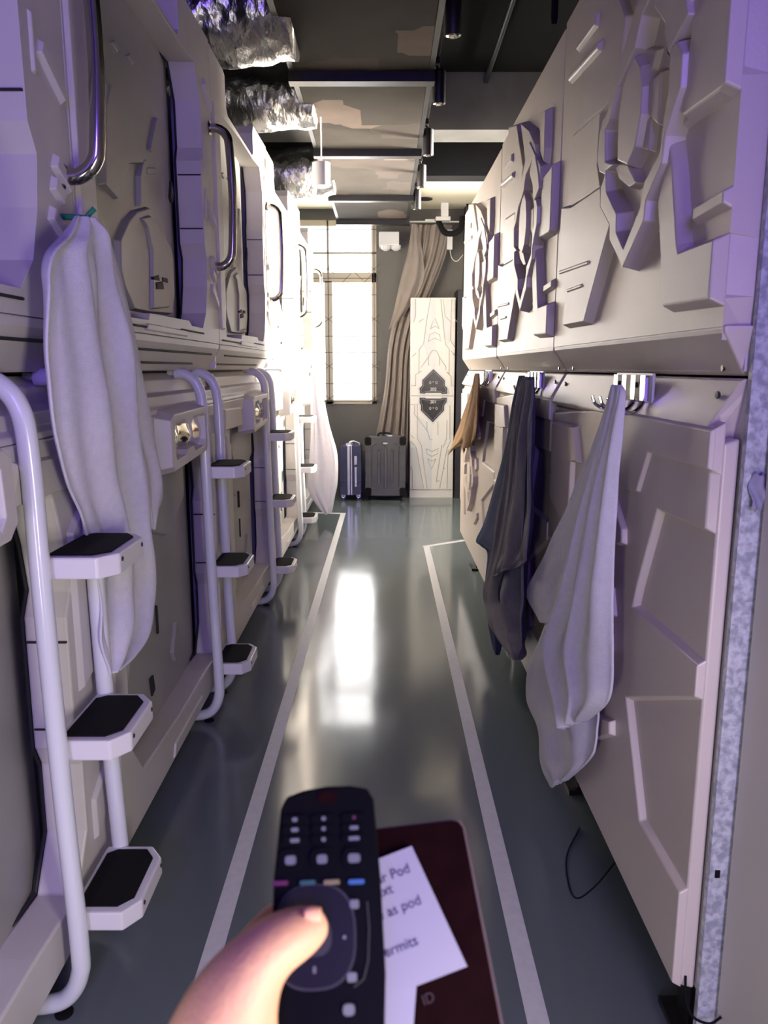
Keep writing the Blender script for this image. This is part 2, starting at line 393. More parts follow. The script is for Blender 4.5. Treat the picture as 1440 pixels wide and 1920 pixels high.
# the lower pod is the upper one turned upside down
lz = lambda z: 2.575-z*1.02
lo_open = [(a, max(.16, lz(b))) for a, b in up_open]
lo_outer = [(.004,.085),(1.426,.085),(1.426,1.165),(.004,1.165)]
T = .09
def slabs_upper():
    f = MB()
    f.solid([[Vector((XL-T, a, b)) for a, b in up_outer], [Vector((XL-T, a, b)) for a, b in up_open]], [[Vector((XL, a, b)) for a, b in up_outer], [Vector((XL, a, b)) for a, b in up_open]])
    return f
def make_upper():
    r = thing('capsule_pod', (0, 0, 1.29), 'x', 'sleeping pod')
    slabs_upper().build('front_frame', 'pod', r, bevel=.005, bseg=2)
    # lower lip: slopes back under the frame
    l = MB(); prof = [(XL, 1.394), (XL-.002, 1.375), (XL-.05, 1.292), (XL-T, 1.292), (XL-T, 1.394)]
    l.solid([[Vector((x, .012, z)) for x, z in prof]], [[Vector((x, 1.418, z)) for x, z in prof]])
    l.build('lower_lip', 'pod', r, bevel=.004)
    g = MB()
    for z, y0, y1 in ((1.352, .15, 1.33), (1.316, .1, 1.1)):
        xx = XL-.002-(1.375-z)*.578+.002
        g.tube([(xx, y0, z), (xx, y1, z)], .0035, 6)
    g.tube([(XL+.002, .05, 1.412), (XL+.002, .8, 1.412), (XL+.002, .84, 1.424), (XL+.002, 1.15, 1.424)], .003, 6)
    g.build('lip_seam', 'gasket', r)
    # relief bars on the frame face
    b = MB()
    def bar(y0, z0, y1, z1, w=.012, h=.012):
        d = Vector((y1-y0, z1-z0)).normalized(); n = Vector((-d.y, d.x))*w
        q = [(y0-n.x, z0-n.y), (y1-n.x, z1-n.y), (y1+n.x, z1+n.y), (y0+n.x, z0+n.y)]
        plate(b, q, XL-.002, XL+h, .006)
    bar(1.30, 1.60, 1.40, 1.545); bar(1.30, 1.90, 1.40, 1.845); bar(1.30, 2.32, 1.40, 2.26); bar(1.335, 1.705, 1.40, 1.67); bar(1.32, 1.66, 1.36, 1.64)
    bar(1.275, 2.02, 1.276, 2.12, .004, .006); bar(1.275, 1.85, 1.276, 1.95, .004, .006)
    plate(b, [(.02, 1.46), (.09, 1.46), (.11, 1.55), (.11, 2.2), (.06, 2.3), (.02, 2.3)], XL-.002, XL+.010, .008)
    plate(b, [(.45, 1.405), (.9, 1.405), (.88, 1.42), (.47, 1.42)], XL-.002, XL+.006, .004)
    b.build('relief_bar', 'pod', r, bevel=.002)
    # jamb steps inside the opening (far side), visible as bands
    j = MB()
    for z0, z1, dx in ((1.985, 1.989, .002), (1.80, 1.804, .002)):
        j.box((XL-T+.004, 1.226, z0), (XL-.003, 1.24+dx, z1))
    j.build('jamb_band', 'gasket', r)
    # the sliding door, set back in the opening
    d = MB(); rows = []
    for i in range(31):
        z = 1.405+(2.36-1.405)*i/30
        row = []
        for k in range(33):
            u = k/32; y = .06+(1.30-.06)*u
            row.append(Vector((XD-.055*abs(2*u-1)**3, y, z)))
        rows.append(row)
    d.grid(rows)
    dr = d.build('sliding_door', 'door', r, smooth=True)
    dd = MB(); X1 = XD
    hull = offu([(246,398),(272,391),(290,418),(303,448),(315,470),(319,546),(315,587),(272,584),(243,578),(224,535),(217,505),(216,452),(232,415)], XD)
    plate(dd, hull, X1-.02, X1+.016, .012)
    inner = offu([(252,410),(268,406),(284,430),(298,462),(303,480),(304,575),(273,578),(272,470),(262,425)], XD)
    plate(dd, inner, X1+.01, X1+.026, .006)
    plate(dd, offu([(190,345),(214,372),(218,350),(232,318),(235,305),(262,305),(264,290),(238,262),(222,215),(212,170),(200,160),(192,200)], XD), X1-.02, X1+.012, .008)
    plate(dd, offu([(276,281),(282,284),(297,226),(289,220)], XD), X1-.02, X1+.010, .003)
    plate(dd, offu([(270,315),(287,315),(287,326),(270,326)], XD), X1-.02, X1+.010, .002)
    plate(dd, offu([(262,300),(268,300),(263,380),(256,386),(255,330)], XD), X1-.02, X1+.014, .004)
    plate(dd, offu([(205,80),(212,76),(222,92),(216,98)], XD), X1-.02, X1+.008, .003)
    plate(dd, offu([(234,105),(240,101),(250,115),(245,121)], XD), X1-.02, X1+.008, .003)
    for yy in (155, 230, 290): plate(dd, offu([(194,yy),(198,yy),(200,yy+38),(196,yy+38)], XD), X1-.02, X1+.008, .002)
    dd.build('door_relief', 'door', r, bevel=.003)
    k = MB()
    for q in ([(270,520),(280,516),(282,526),(272,524)], [(288,520),(297,522),(298,530),(289,527)], [(276,530),(288,528),(290,542),(277,542)], [(306,340),(309,362),(307,380),(304,370)]):
        plate(k, offu(q, XD), X1+.02, X1+.030, .001)
    k.build('door_latch', 'gasket', r)
    gk = MB(); gk.tube([(XL-T-.002, a, b) for a, b in offset(up_open, -.004)], .004, 6, closed=True); gk.build('door_gasket', 'gasket', r)
    # body behind, with a slim dark side plate closing the seam
    bd = MB(); bd.box((-2.3, .01, 1.30), (XL-T-.075, 1.42, 2.33)); bd.build('pod_body', 'body', r)
    sd = MB(); sd.box((XL-T-.06, .0005, 1.30), (XL-.02, .008, 2.48)); sd.box((XL-T-.06, 1.422, 1.30), (XL-.02, 1.4295, 2.48)); sd.build('side_panel', 'podedge', r)
    # grab handle beside the opening
    h = MB(); hy = 1.385; X0 = XL
    path = bez([(X0-.002, hy, 2.19), (X0+.035, hy, 2.187), (X0+.064, hy, 2.165), (X0+.074, hy, 2.12), (X0+.080, hy+.004, 1.94), (X0+.074, hy, 1.76), (X0+.064, hy, 1.715), (X0+.035, hy, 1.69), (X0-.002, hy, 1.687)], 6)
    h.tube(path, .0165, 16)
    for z in (2.19, 1.687): h.lathe([(.024, -.002), (.026, .003), (.022, .007)], (X0, hy, z), 'X', 20)
    h.build('grab_handle', 'steel', r, smooth='auto')
    return r
def make_lower():
    r = thing('capsule_pod', (0, 0, 0), 'x', 'sleeping pod')
    f = MB()
    f.solid([[Vector((XL-T, a, b)) for a, b in lo_outer], [Vector((XL-T, a, b)) for a, b in lo_open]], [[Vector((XL, a, b)) for a, b in lo_outer], [Vector((XL, a, b)) for a, b in lo_open]])
    f.build('front_frame', 'pod', r, bevel=.005)
    l = MB(); prof = [(XL, 1.166), (XL-.004, 1.178), (XL-.022, 1.188), (XL-.026, 1.215), (XL-.052, 1.225), (XL-.058, 1.262), (XL-T, 1.285), (XL-T, 1.166)]
    l.solid([[Vector((x, .012, z)) for x, z in prof]], [[Vector((x, 1.418, z)) for x, z in prof]])
    l.build('top_ledge', 'pod', r, bevel=.003)
    b = MB()
    plate(b, [(1.29, .25), (1.40, .31), (1.40, .40), (1.29, .34)], XL-.002, XL+.010, .006)
    plate(b, [(1.27, .62), (1.40, .66), (1.40, .98), (1.33, 1.0), (1.27, .96)], XL-.002, XL+.012, .008)
    plate(b, [(.02, .30), (.10, .36), (.10, .98), (.02, 1.02)], XL-.002, XL+.012, .008)
    plate(b, [(.02, 1.05), (.40, 1.045), (.38, 1.12), (.02, 1.13)], XL-.002, XL+.010, .006)
    plate(b, [(1.02, 1.06), (1.30, 1.06), (1.36, 1.12), (1.06, 1.13)], XL-.002, XL+.012, .006)
    plate(b, [(.5, .10), (.9, .10), (.88, .135), (.52, .135)], XL-.002, XL+.006, .004)
    b.build('relief_bar', 'pod', r, bevel=.002)
    j = MB()
    for z0, z1, dx in ((.54, .544, .002), (.735, .739, .002)):
        j.box((XL-T+.004, 1.226, z0), (XL-.003, 1.238+dx, z1))
    j.build('jamb_band', 'gasket', r)
    d = MB(); rows = []
    for i in range(31):
        z = .12+(1.16-.12)*i/30; row = []
        for k in range(33):
            u = k/32; y = .06+(1.30-.06)*u
            row.append(Vector((XD-.055*abs(2*u-1)**3, y, z)))
        rows.append(row)
    d.grid(rows); d.build('sliding_door', 'door', r, smooth=True)
    dd = MB(); X1 = XD
    mir = lambda q: [(a, lz(b)) for a, b in offu(q, XD)]
    plate(dd, mir([(246,398),(272,391),(290,418),(303,448),(315,470),(319,546),(315,587),(272,584),(243,578),(224,535),(217,505),(216,452),(232,415)]), X1-.02, X1+.016, .012)
    plate(dd, [(.30, .22), (.62, .22), (.66, .40), (.60, .56), (.50, .63), (.40, .56), (.30, .40)], X1-.02, X1+.012, .01)
    plate(dd, [(.48, .66), (.56, .66), (.56, .69), (.48, .69)], X1-.02, X1+.012, .002)
    plate(dd, [(.40, .72), (.46, .66), (.49, .70), (.44, .78)], X1-.02, X1+.012, .004)
    plate(dd, [(.80, .30), (.86, .40), (.84, .43), (.78, .34)], X1-.02, X1+.012, .004)
    dd.build('door_relief', 'door', r, bevel=.003)
    k = MB()
    for q in ([(.50, .36), (.53, .36), (.54, .31), (.51, .30)], [(.60, .47), (.61, .47), (.61, .56), (.60, .56)], [(.60, .62), (.61, .62), (.61, .70), (.60, .70)]): plate(k, q, X1+.008, X1+.018, .001)
    k.build('door_latch', 'gasket', r)
    gk = MB(); gk.tube([(XL-T-.002, a, b) for a, b in offset(lo_open, -.004)], .004, 6, closed=True); gk.build('door_gasket', 'gasket', r)
    bd = MB(); bd.box((-2.3, .01, .10), (XL-T-.075, 1.42, 1.27)); bd.build('pod_body', 'body', r)
    sd = MB(); sd.box((XL-T-.06, .0005, .10), (XL-.02, .008, 1.26)); sd.box((XL-T-.06, 1.422, .10), (XL-.02, 1.4295, 1.26)); sd.build('side_panel', 'podedge', r)
    for yy in (.1, 1.30):
        ft = MB(); ft.box((XL-.16, yy, .02), (XL-.10, yy+.06, .1)); ft.lathe([(.04, 0), (.04, .02), (.02, .022)], (XL-.13, yy+.03, 0)); ft.build('foot', 'black', r)
    # moulded lamp box over the doorway
    q = [(.50, 1.015), (.53, 1.00), (.94, 1.02), (.97, 1.045), (.965, 1.155), (.94, 1.17), (.54, 1.165), (.50, 1.15)]
    h_ = [(.545, 1.04), (.555, 1.03), (.66, 1.034), (.68, 1.05), (.76, 1.053), (.78, 1.035), (.91, 1.04), (.93, 1.06), (.925, 1.14), (.90, 1.148), (.77, 1.145), (.75, 1.13), (.68, 1.13), (.66, 1.145), (.56, 1.14), (.54, 1.12)]
    lb = MB(); plate(lb, q, XL-.03, XL+.045, .02, holes=[h_], hc=.002); lbo = lb.build('lamp_box', 'pod', r, bevel=.003)
    rf = MB(); rows = []
    for i in range(25):
        row = []
        for k_ in range(49):
            y = .52+.43*k_/48; z = 1.02+.135*i/24
            a = math.sin((y-.73)*38)*.008+math.cos((z-1.09)*60)*.006+.006*noise.noise(Vector((y*14, z*14, 3)))
            row.append(Vector((XL+.018+a, y, z)))
        rows.append(row)
    rf.grid(rows); rf.build('reflector', 'mirror', lbo, smooth=True)
    return r
ordl2 = ['nearest the camera', 'second from the camera, dark door under its lamp box', 'third from the camera', 'fourth from the camera', 'farthest, next to the window']
upn = make_upper(); lon = make_lower()
ordl = ['nearest the camera, its doorway cut by the frame edge', 'second from the camera, its doorway beside the big white towel', 'third from the camera', 'fourth from the camera', 'farthest, next to the bright window']
for i in range(NL):
    u = upn if i == 0 else copy_tree(upn)
    place(u, (0, Y0L+PW*i, 1.29), 'upper left-row pod, '+ordl[i], 'upper sleeping pods on the left')
    l = lon if i == 0 else copy_tree(lon)
    place(l, (0, Y0L+PW*i, 0), 'lower left-row pod behind the ladders, '+(ordl2[i]), 'lower sleeping pods on the left')

# ---------------------------------------------------------------- ladders
def make_ladder():
    r = thing('ladder', (0, 0, 0), 'x', 'ladder')
    sp = .255
    for yy in (0, sp):
        m = MB()
        path = bez([(XL-.06, yy, 1.282), (XL-.02, yy, 1.277), (XL+.016, yy, 1.24), (XL+.030, yy, 1.16), (XL+.033, yy, .9), (XL+.039, yy, .5), (XL+.048, yy, .17), (XL+.043, yy, .09), (XL+.015, yy, .04), (XL-.03, yy, .022), (XL-.10, yy, .020)], 7)
        m.tube(path, .0185, 18)
        m.tube([(XL-.085, yy, 1.284), (XL-.03, yy, 1.282)], .009, 8)
        m.build('rail', 'rail', r, smooth='auto')
    for z in (.955, .59, .215):
        y0, y1 = .022, sp-.012; xa, xb = XL+.022, XL+.158
        prof = [(xa, y0), (xb-.03, y0), (xb, y0+.02+.02), (xb, y1-.04), (xb-.03, y1), (xa, y1)]
        s = MB(); s.solid([[Vector((a, b, z-.042)) for a, b in prof]], [[Vector((a, b, z)) for a, b in prof]])
        so = s.build('step', 'step', r, bevel=.004, origin=(xb, sp/2, z))
        prof2 = [(xa+.01, y0+.018), (xb-.045, y0+.018), (xb-.018, y0+.045), (xb-.018, y1-.045), (xb-.04, y1-.015), (xa+.03, y1-.015), (xa+.01, y1-.03)]
        t_ = MB(); t_.solid([[Vector((a, b, z-.001)) for a, b in prof2]], [[Vector((a, b, z+.003)) for a, b in prof2]])
        t_.build('tread', 'rubber', so)
        for yy in (y0+.05, y1-.05):
            c = MB(); c.lathe([(.0045, 0), (.0045, .002), (.002, .0025)], (xb, yy, z-.014), 'X', 10); c.build('screw', 'screw', so)
    for yy in (0, sp):
        p = MB(); p.lathe([(.018, 0), (.018, .004), (.012, .006)], (XL+.005, yy, 0)); p.build('foot_pad', 'rubber', r)
    return r
lad = make_ladder()
ldesc = ['white tube ladder nearest the camera, at the left frame edge', 'white tube ladder second from the camera, standing below the second long grab handle', 'white tube ladder third from the camera', 'white tube ladder farthest away, beside the bleached white towel']
for i, y in enumerate((1.36, 2.69, 4.12, 5.54)):
    o = lad if i == 0 else copy_tree(lad)
    place(o, (0, y, 0), ldesc[i], 'ladders along the left pods')

# ---------------------------------------------------------------- right row pods
XR = .51; PR = 1.18
XRL = .512
def _m(x, y, o, X=None):
    p = onX(x, y, X or XR); return (p.y-o, p.z, o)
def A_(x, y): return _m(1030+x/3.692, y/3.692, 1.19)
def B_(x, y): return _m(1030+x/3.692, 200+y/3.692, 1.19)
def C_(x, y): return _m(1030+x/3.692, 440+y/3.692, 1.19)
def D_(x, y): return _m(930+x/8.73, 220+y/8.73, 2.37)
def E_(x, y): return _m(930+x/7.68, 430+y/7.68, 2.37)
def P_(x, y): return _m(1060+x/4, 740+y/4, 1.19, XRL)[:2]
def Q_(x, y): return _m(1060+x/4, 1080+y/4, 1.19, XRL)[:2]
def W_(x, y): return _m(960+x/2.823, 1240+y/2.823, 1.19, XRL)[:2]
def R_(x, y): return _m(960+x/3, 620+y/3, 1.19, XRL)[:2]
def lift(poly, h):
    """move measured outlines from the panel plane onto a face that stands h proud of it"""
    out = []
    for p in poly:
        a, z = p[0], p[1]
        if len(p) == 3:
            k = (XR-h)/XR; a = (a+p[2])*k-p[2]; z = H+(z-H)*k
        out.append((max(.0, min(PR-.014, a)), z))
    return out
UL = PR-.012
def rplate(mb, poly, h, c=None, base=0, holes=()):
    poly = lift(poly, h+base); holes = [lift(q, h+base) for q in holes]
    plate(mb, poly, XR-base+.003, XR-base-h, h*.45 if c is None else c, holes, ymin=0)
def bar2(mb, a, b, w, h, base=0):
    a, b = [Vector(q) for q in lift([a, b], h+base)]; d = (b-a).normalized(); n = Vector((-d.y, d.x))*w/2
    rplate(mb, [tuple(a-n), tuple(b-n), tuple(b+n), tuple(a+n)], h, h*.7, base)
ring_out = [C_(505,225), B_(415,920), B_(415,812), B_(352,690), B_(355,560), B_(385,470), B_(345,450), B_(330,380), A_(345,930), A_(368,830), A_(400,800), A_(415,600), A_(470,480), A_(520,330), D_(475,720), D_(545,400), D_(640,620), D_(690,940), D_(700,1150), A_(830,345), A_(885,290), A_(920,370), A_(905,600), A_(850,770), B_(800,200), B_(775,390), B_(665,650), B_(650,790)]
ring_in = [C_(512,100), B_(460,870), B_(462,740), B_(392,590), B_(390,440), B_(440,400), B_(385,380), A_(385,900), A_(420,820), A_(475,600), A_(530,480), A_(590,330), A_(640,100), D_(590,680), A_(720,40), A_(800,160), A_(815,350), A_(835,400), A_(820,650), A_(790,820), B_(760,330), B_(655,520), B_(625,700)]
plate_core = [A_(592,392), A_(545,480), A_(505,610), A_(480,800), B_(472,240), B_(470,370), B_(535,400), B_(590,275), B_(628,60), A_(630,790), A_(640,600), A_(628,460)]
def make_rupper():
    r = thing('capsule_pod', (0, 0, 1.29), 'x', 'sleeping pod')
    b = MB(); nb = [(-.005, 1.365)]
    near = [C_(1195,730), C_(1215,440), C_(1178,420), B_(1200,890), B_(1250,872), B_(1290,600), B_(1290,560), B_(1330,60), A_(1340,515), A_(1290,490), A_(1318,30)]
    near = [(max(0, min(.004, a)), z) for a, z, _o in near]
    out = [(.0+UL, 1.362), (near[0][0], 1.362)]+near+[(0, 2.20), (0, 2.235), (UL, 2.245)]
    plate(b, out, XR+.045, XR, .008, ymin=0)
    b.build('front_panel', 'podr', r, bevel=.006, bseg=3)
    l = MB(); prof = [(XR, 1.363), (XR+.002, 1.352), (XR+.045, 1.288), (XR+.06, 1.288), (XR+.06, 1.363)]
    lo = [Vector((x, -.006+(.02 if z < 1.3 else 0), z)) for x, z in prof]; hi = [Vector((x, UL-(.008 if z < 1.3 else 0), z)) for x, z in prof]
    l.solid([lo], [hi]); l.build('lower_lip', 'podr', r, bevel=.004)
    e = MB()
    rplate(e, ring_out, .034, .008, 0, [ring_in])
    rplate(e, plate_core, .030, .010)
    rplate(e, [B_(445,392), B_(482,500), B_(552,556), B_(600,524), B_(540,400)], .022, .006)
    rplate(e, [A_(655,600), A_(765,500), A_(752,860), A_(690,800)], .018, .006)
    rplate(e, [B_(600,280), B_(630,90), B_(700,80), B_(680,300)], .016, .006)
    rplate(e, [A_(610,330), A_(740,350), A_(710,470), A_(640,560)], .012, .006)
    e.build('emblem', 'podr', r, bevel=.004, bseg=2)
    s = MB()
    rplate(s, [D_(205,160), D_(335,120), D_(440,790), D_(398,1320), D_(350,1520), D_(150,1660), D_(190,1020), D_(160,760), D_(160,430), D_(205,370)], .016)
    rplate(s, [B_(160,205), B_(300,60), B_(350,40), B_(330,400), B_(350,548), B_(148,690)], .010, .01)
    rplate(s, [B_(82,705), B_(148,700), B_(352,562), B_(352,690), B_(415,815), C_(395,0), C_(235,598), C_(90,625), C_(112,392), C_(60,270)], .024, .010)
    bar2(s, C_(62,262), C_(260,192), .006, .005, .024); bar2(s, C_(115,388), C_(215,352), .005, .005, .024)
    rplate(s, [D_(400,90), D_(545,225), D_(640,450), D_(655,620), D_(725,800), D_(725,1000), D_(695,1150), D_(640,620), D_(545,400), D_(475,720), D_(462,560)], .030, .010)
    rplate(s, [D_(722,-60), D_(805,-120), D_(790,500), D_(770,720), D_(722,560), D_(716,330)], .022, .01)
    rplate(s, [D_(735,1020), D_(870,860), D_(1005,665), D_(985,1740), D_(850,1870), E_(620,110), D_(700,1820), D_(745,1240)], .024, .012)
    rplate(s, [A_(848,900), A_(1275,508), A_(1300,0), A_(1035,0), A_(1010,640)], .012, .008)
    rplate(s, [B_(800,420), B_(748,680), B_(765,960), C_(780,495), C_(1165,430), C_(1195,12), C_(890,130), B_(880,960), B_(850,440), B_(828,182)], .024, .012)
    bar2(s, B_(990,748), B_(1288,578), .016, .014)
    bar2(s, A_(185,310), A_(315,130), .022, .010, .016); bar2(s, A_(130,542), A_(330,315), .012, .012, .016)
    bar2(s, A_(1275,520), A_(900,860), .010, .012)
    s.build('relief_plate', 'podr', r, bevel=.0035, bseg=2)
    bd = MB(); bd.box((XR+.04, .004, 1.295), (2.2, UL-.004, 2.24)); bd.build('pod_body', 'podedge', r)
    sc = MB()
    for y, z in ((.07, 1.30), (UL-.10, 1.30)): sc.lathe([(.005, 0), (.005, .004), (.003, .006)], (XR+.034, y, z), 'X', 8)
    sc.build('screw', 'screw', r)
    return r
emb_c = (sum(p[0] for p in ring_out)/len(ring_out), sum(p[1] for p in ring_out)/len(ring_out))
def lowmap(poly): return [(.66+(p[0]-emb_c[0])*.75, .70-(p[1]-emb_c[1])*.78) for p in poly]
def make_rlower():
    r = thing('capsule_pod', (0, 0, 0), 'x', 'sleeping pod')
    m = MB()
    out = [(UL, 1.185), (.0, 1.185), (0, .22), (UL, .20)]
    plate(m, out, XRL+.04, XRL+.014, .008, ymin=0)
    m.build('front_panel', 'podr', r, bevel=.005, bseg=3)
    l = MB(); prof = [(XRL+.012, 1.19), (XRL-.004, 1.20), (XRL+.036, 1.284), (XRL+.06, 1.284), (XRL+.06, 1.19)]
    lo = [Vector((x, .0+(.035 if z < 1.25 else 0), z)) for x, z in prof]; hi = [Vector((x, UL-(.0 if z < 1.25 else .02), z)) for x, z in prof]
    l.solid([lo], [hi]); l.build('top_slope', 'podr', r, bevel=.004)
    s = MB()
    def lp(poly, h, c, holes=(), b=-.014): plate(s, [(max(.0, min(PR-.014, a)), z) for a, z in poly], XRL-b+.003, XRL-b-h, c, holes, ymin=0)
    z_ = lambda p: (0, p[1])
    main = [(UL-.01, 1.165), P_(390,112), z_(P_(1095,245)), z_(P_(1080,553)), (.012, P_(1032,568)[1]), (.012, P_(1010,985)[1]), P_(690,850), P_(535,1430), Q_(500,235), z_(Q_(985,668)), z_(Q_(955,700)), z_(Q_(945,880)), Q_(450,905), W_(612,290), W_(672,850), z_(W_(890,1235)), (0, .225), (UL-.01, .22)]
    lp(main, .014, .010)
    lp([P_(400,130), (0, P_(1090,262)[1]), (0, P_(1075,545)[1]), P_(650,425), P_(560,720), P_(420,690)], .008, .005, b=0)
    lp([R_(255,518), R_(372,546), R_(390,735), R_(320,728), R_(250,700)], .016, .006, b=0)
    lp([R_(213,800), R_(335,868), R_(335,880), R_(213,812)], .008, .004, b=0)
    lp([P_(330,660), P_(360,690), P_(460,1010), P_(460,1110), P_(420,1120), P_(400,1020)], .012, .006, b=0)
    lp([Q_(290,110), Q_(370,100), Q_(385,290), Q_(290,320)], .014, .006, b=0)
    lp([W_(470,290), W_(545,320), W_(545,385), W_(470,405)], .014, .006, b=0)
    lp([(.86, .86), (1.10, .92), (1.10, 1.10), (.86, 1.06)], .014, .006, b=0)
    lp([(.90, .40), (1.10, .46), (1.10, .80), (.98, .80)], .012, .006, b=0)
    s.build('relief_plate', 'podr', r, bevel=.003, bseg=2)
    e = MB()
    plate(e, lowmap(ring_out), XRL+.003, XRL-.028, .008, [lowmap(ring_in)])
    plate(e, lowmap(plate_core), XRL+.003, XRL-.022, .008)
    e.build('emblem', 'podr', r, bevel=.003)
    bd = MB(); bd.box((XRL+.045, .004, .21), (2.2, UL-.004, 1.275)); bd.build('pod_body', 'podedge', r)
    for yy in (.12, UL-.16):
        f = MB(); f.box((XRL+.09, yy, .015), (XRL+.15, yy+.06, .22)); f.box((XRL+.06, yy-.02, 0), (XRL+.18, yy+.08, .015)); f.build('foot', 'black', r)
    sc = MB()
    for y, z in ((.045, 1.258), (UL-.08, 1.255)): sc.lathe([(.006, 0), (.006, .004), (.003, .006)], (XRL+.016, y, z), 'X', 8)
    sc.build('screw', 'screw', r)
    return r
ru = make_rupper(); rl = make_rlower()
for i, (y, sy) in enumerate(((1.19, 1), (2.37, 1.005), (3.56, 1.31))):
    d = ['nearest the camera', 'in the middle of the row', 'farthest, its end open to the locker'][i]
    o = ru if i == 0 else copy_tree(ru); place(o, (0, y, 1.29), 'upper right-row pod with raised angular emblem, '+d, 'upper sleeping pods on the right'); o.scale[1] = sy
    o = rl if i == 0 else copy_tree(rl); place(o, (0, y, 0), 'lower right-row pod behind hanging towels, '+d, 'lower sleeping pods on the right'); o.scale[1] = sy

# galvanised post, torn tape, cable
po = thing('galvanised_post', (.57, 1.18, 0), 'mottled galvanised steel post between the nearest right pod and the cream wall', 'post')
MB().box((.553, 1.172, 0), (.60, 1.186, 3.3)).build('post_face', 'galv', po, bevel=.001)
sl = MB(); sl.lathe([(.0042, 0), (.0042, -.0015)], (.5665, 1.1719, .455), 'Y', 12); sl.box((.5623, 1.1703, .448), (.5707, 1.1719, .462)); sl.build('slot', 'rubber', po)
tp = MB(); rows = []
for i in range(9):
    rows.append([Vector((.562+.0035*k+.003*math.sin(i), 1.166-.006*math.sin(k*.9+i*.7), 1.085+.007*i+.003*math.sin(k*2))) for k in range(9)])
tp.grid(rows); tag(tp.build('torn_tape', 'paper', solidify=.0008, smooth=True, origin=(.57, 1.166, 1.085)), 'torn scrap of pale tape stuck on the galvanised post', 'tape')
cb = MB(); cb.tube(bez([(.535, 1.19, .24), (.528, 1.165, .215), (.535, 1.15, .195), (.56, 1.14, .19), (.582, 1.145, .198)], 6), .0022, 8)
tag(cb.build('cable', 'rubber', smooth=True, origin=(.535, 1.19, .2)), 'thin black cable looping at the foot of the nearest right pod', 'cable')
cb = MB(); cb.tube(bez([(.56, 1.62, .19), (.50, 1.64, .08), (.47, 1.70, .012), (.49, 1.86, .004), (.56, 2.0, .004)], 6), .0022, 8)
tag(cb.build('cable', 'rubber', smooth=True, origin=(.49, 1.8, .004)), 'thin black cable on the floor under the right pods', 'cable')

# ---------------------------------------------------------------- hook racks
def make_rack():
    r = thing('hook_rack', (0, 0, 0), 'x', 'hook rack')
    X = XR+.018
    b = MB(); b.box((X-.006, -.118, 1.232), (X, .118, 1.290)); b.build('back_plate', 'holder', r, bevel=.002)
    for k in range(4):
        y = -.09+.06*k; m = MB()
        m.box((X-.016, y-.014, 1.236), (X-.006, y+.014, 1.286))
        m.tube(bez([(X-.010, y, 1.245), (X-.016, y, 1.225), (X-.036, y, 1.212), (X-.058, y, 1.222), (X-.066, y, 1.240)], 5), .0038, 8)
        m.build('hook', 'chrome', r, smooth='auto')
    for y in (-.06, .06):
        m = MB(); m.lathe([(.006, 0), (.006, -.003), (.003, -.005)], (X-.006, y, 1.266), 'X', 12); m.build('screw', 'screw', r)
    return r
rk = make_rack()
hooks = [(onX(1176, 722, XR-.0).y, 'white four-hook rack nearest the camera, holding the long white towel'), (onX(999, 700, XR).y, 'white four-hook rack over the grey and navy towels'), (onX(911, 697, XR).y, 'white four-hook rack farthest away, holding the brown towel')]
for i, (y, lb) in enumerate(hooks):
    o = rk if i == 0 else copy_tree(rk); place(o, (0, y, 0), lb, 'hook racks on the right pods')

# ---------------------------------------------------------------- cloth
def cloth(name, rows, m, nf, amp, label, cat='towel', group=None, nx=72, ny=70, ph=0, thick=.006, normal=(1, 0, 0), jit=.004, parent=None, zig=None, edge=.0):
    """rows: list of (left 3d, right 3d, amplitude factor); catmull-rom down the cloth, folds across"""
    L = bez([r[0] for r in rows], 10); R = bez([r[1] for r in rows], 10); A = bez([(r[2], 0, 0) for r in rows], 10)
    nrm = Vector(normal); n = len(L); g = []
    for i in range(n):
        t = i/(n-1); a = A[i].x; row = []
        for k in range(nx+1):
            u = k/nx; w = u+.035*math.sin(u*2*PI*1.5+t*2.2+ph)*(1-abs(2*u-1))
            p = L[i].lerp(R[i], w)
            f = math.sin(u*nf*2*PI+ph+.6*math.sin(t*3+u*4))+.45*math.sin(u*nf*3.7*PI+1.3*ph+t*1.7)
            p = p+nrm*(amp*a*f+jit*noise.noise(Vector((u*6+ph, t*9, ph)))*a)
            if edge and t > .8: p = p+Vector((0, 0, edge*math.sin(u*nf*2*PI+ph)*(t-.8)*5))
            row.append(p)
        g.append(row)
    org = (L[0]+R[0])/2
    mb = MB().grid(g)
    o = mb.build(name, m, parent, origin=org, smooth=True, solidify=thick, subsurf=1)
    if not parent: tag(o, label, cat, group)
    return o
def join_cloth(objs):
    """merge several drapes of one towel into one mesh"""
    base = objs[0]; bm = bmesh.new()
    for o in objs:
        me = o.data.copy(); me.transform(Matrix.Translation(o.location-base.location)); bm.from_mesh(me)
    bm.to_mesh(base.data); bm.free()
    for o in objs[1:]: bpy.data.objects.remove(o)
    for p in base.data.polygons: p.use_smooth = True
    return base
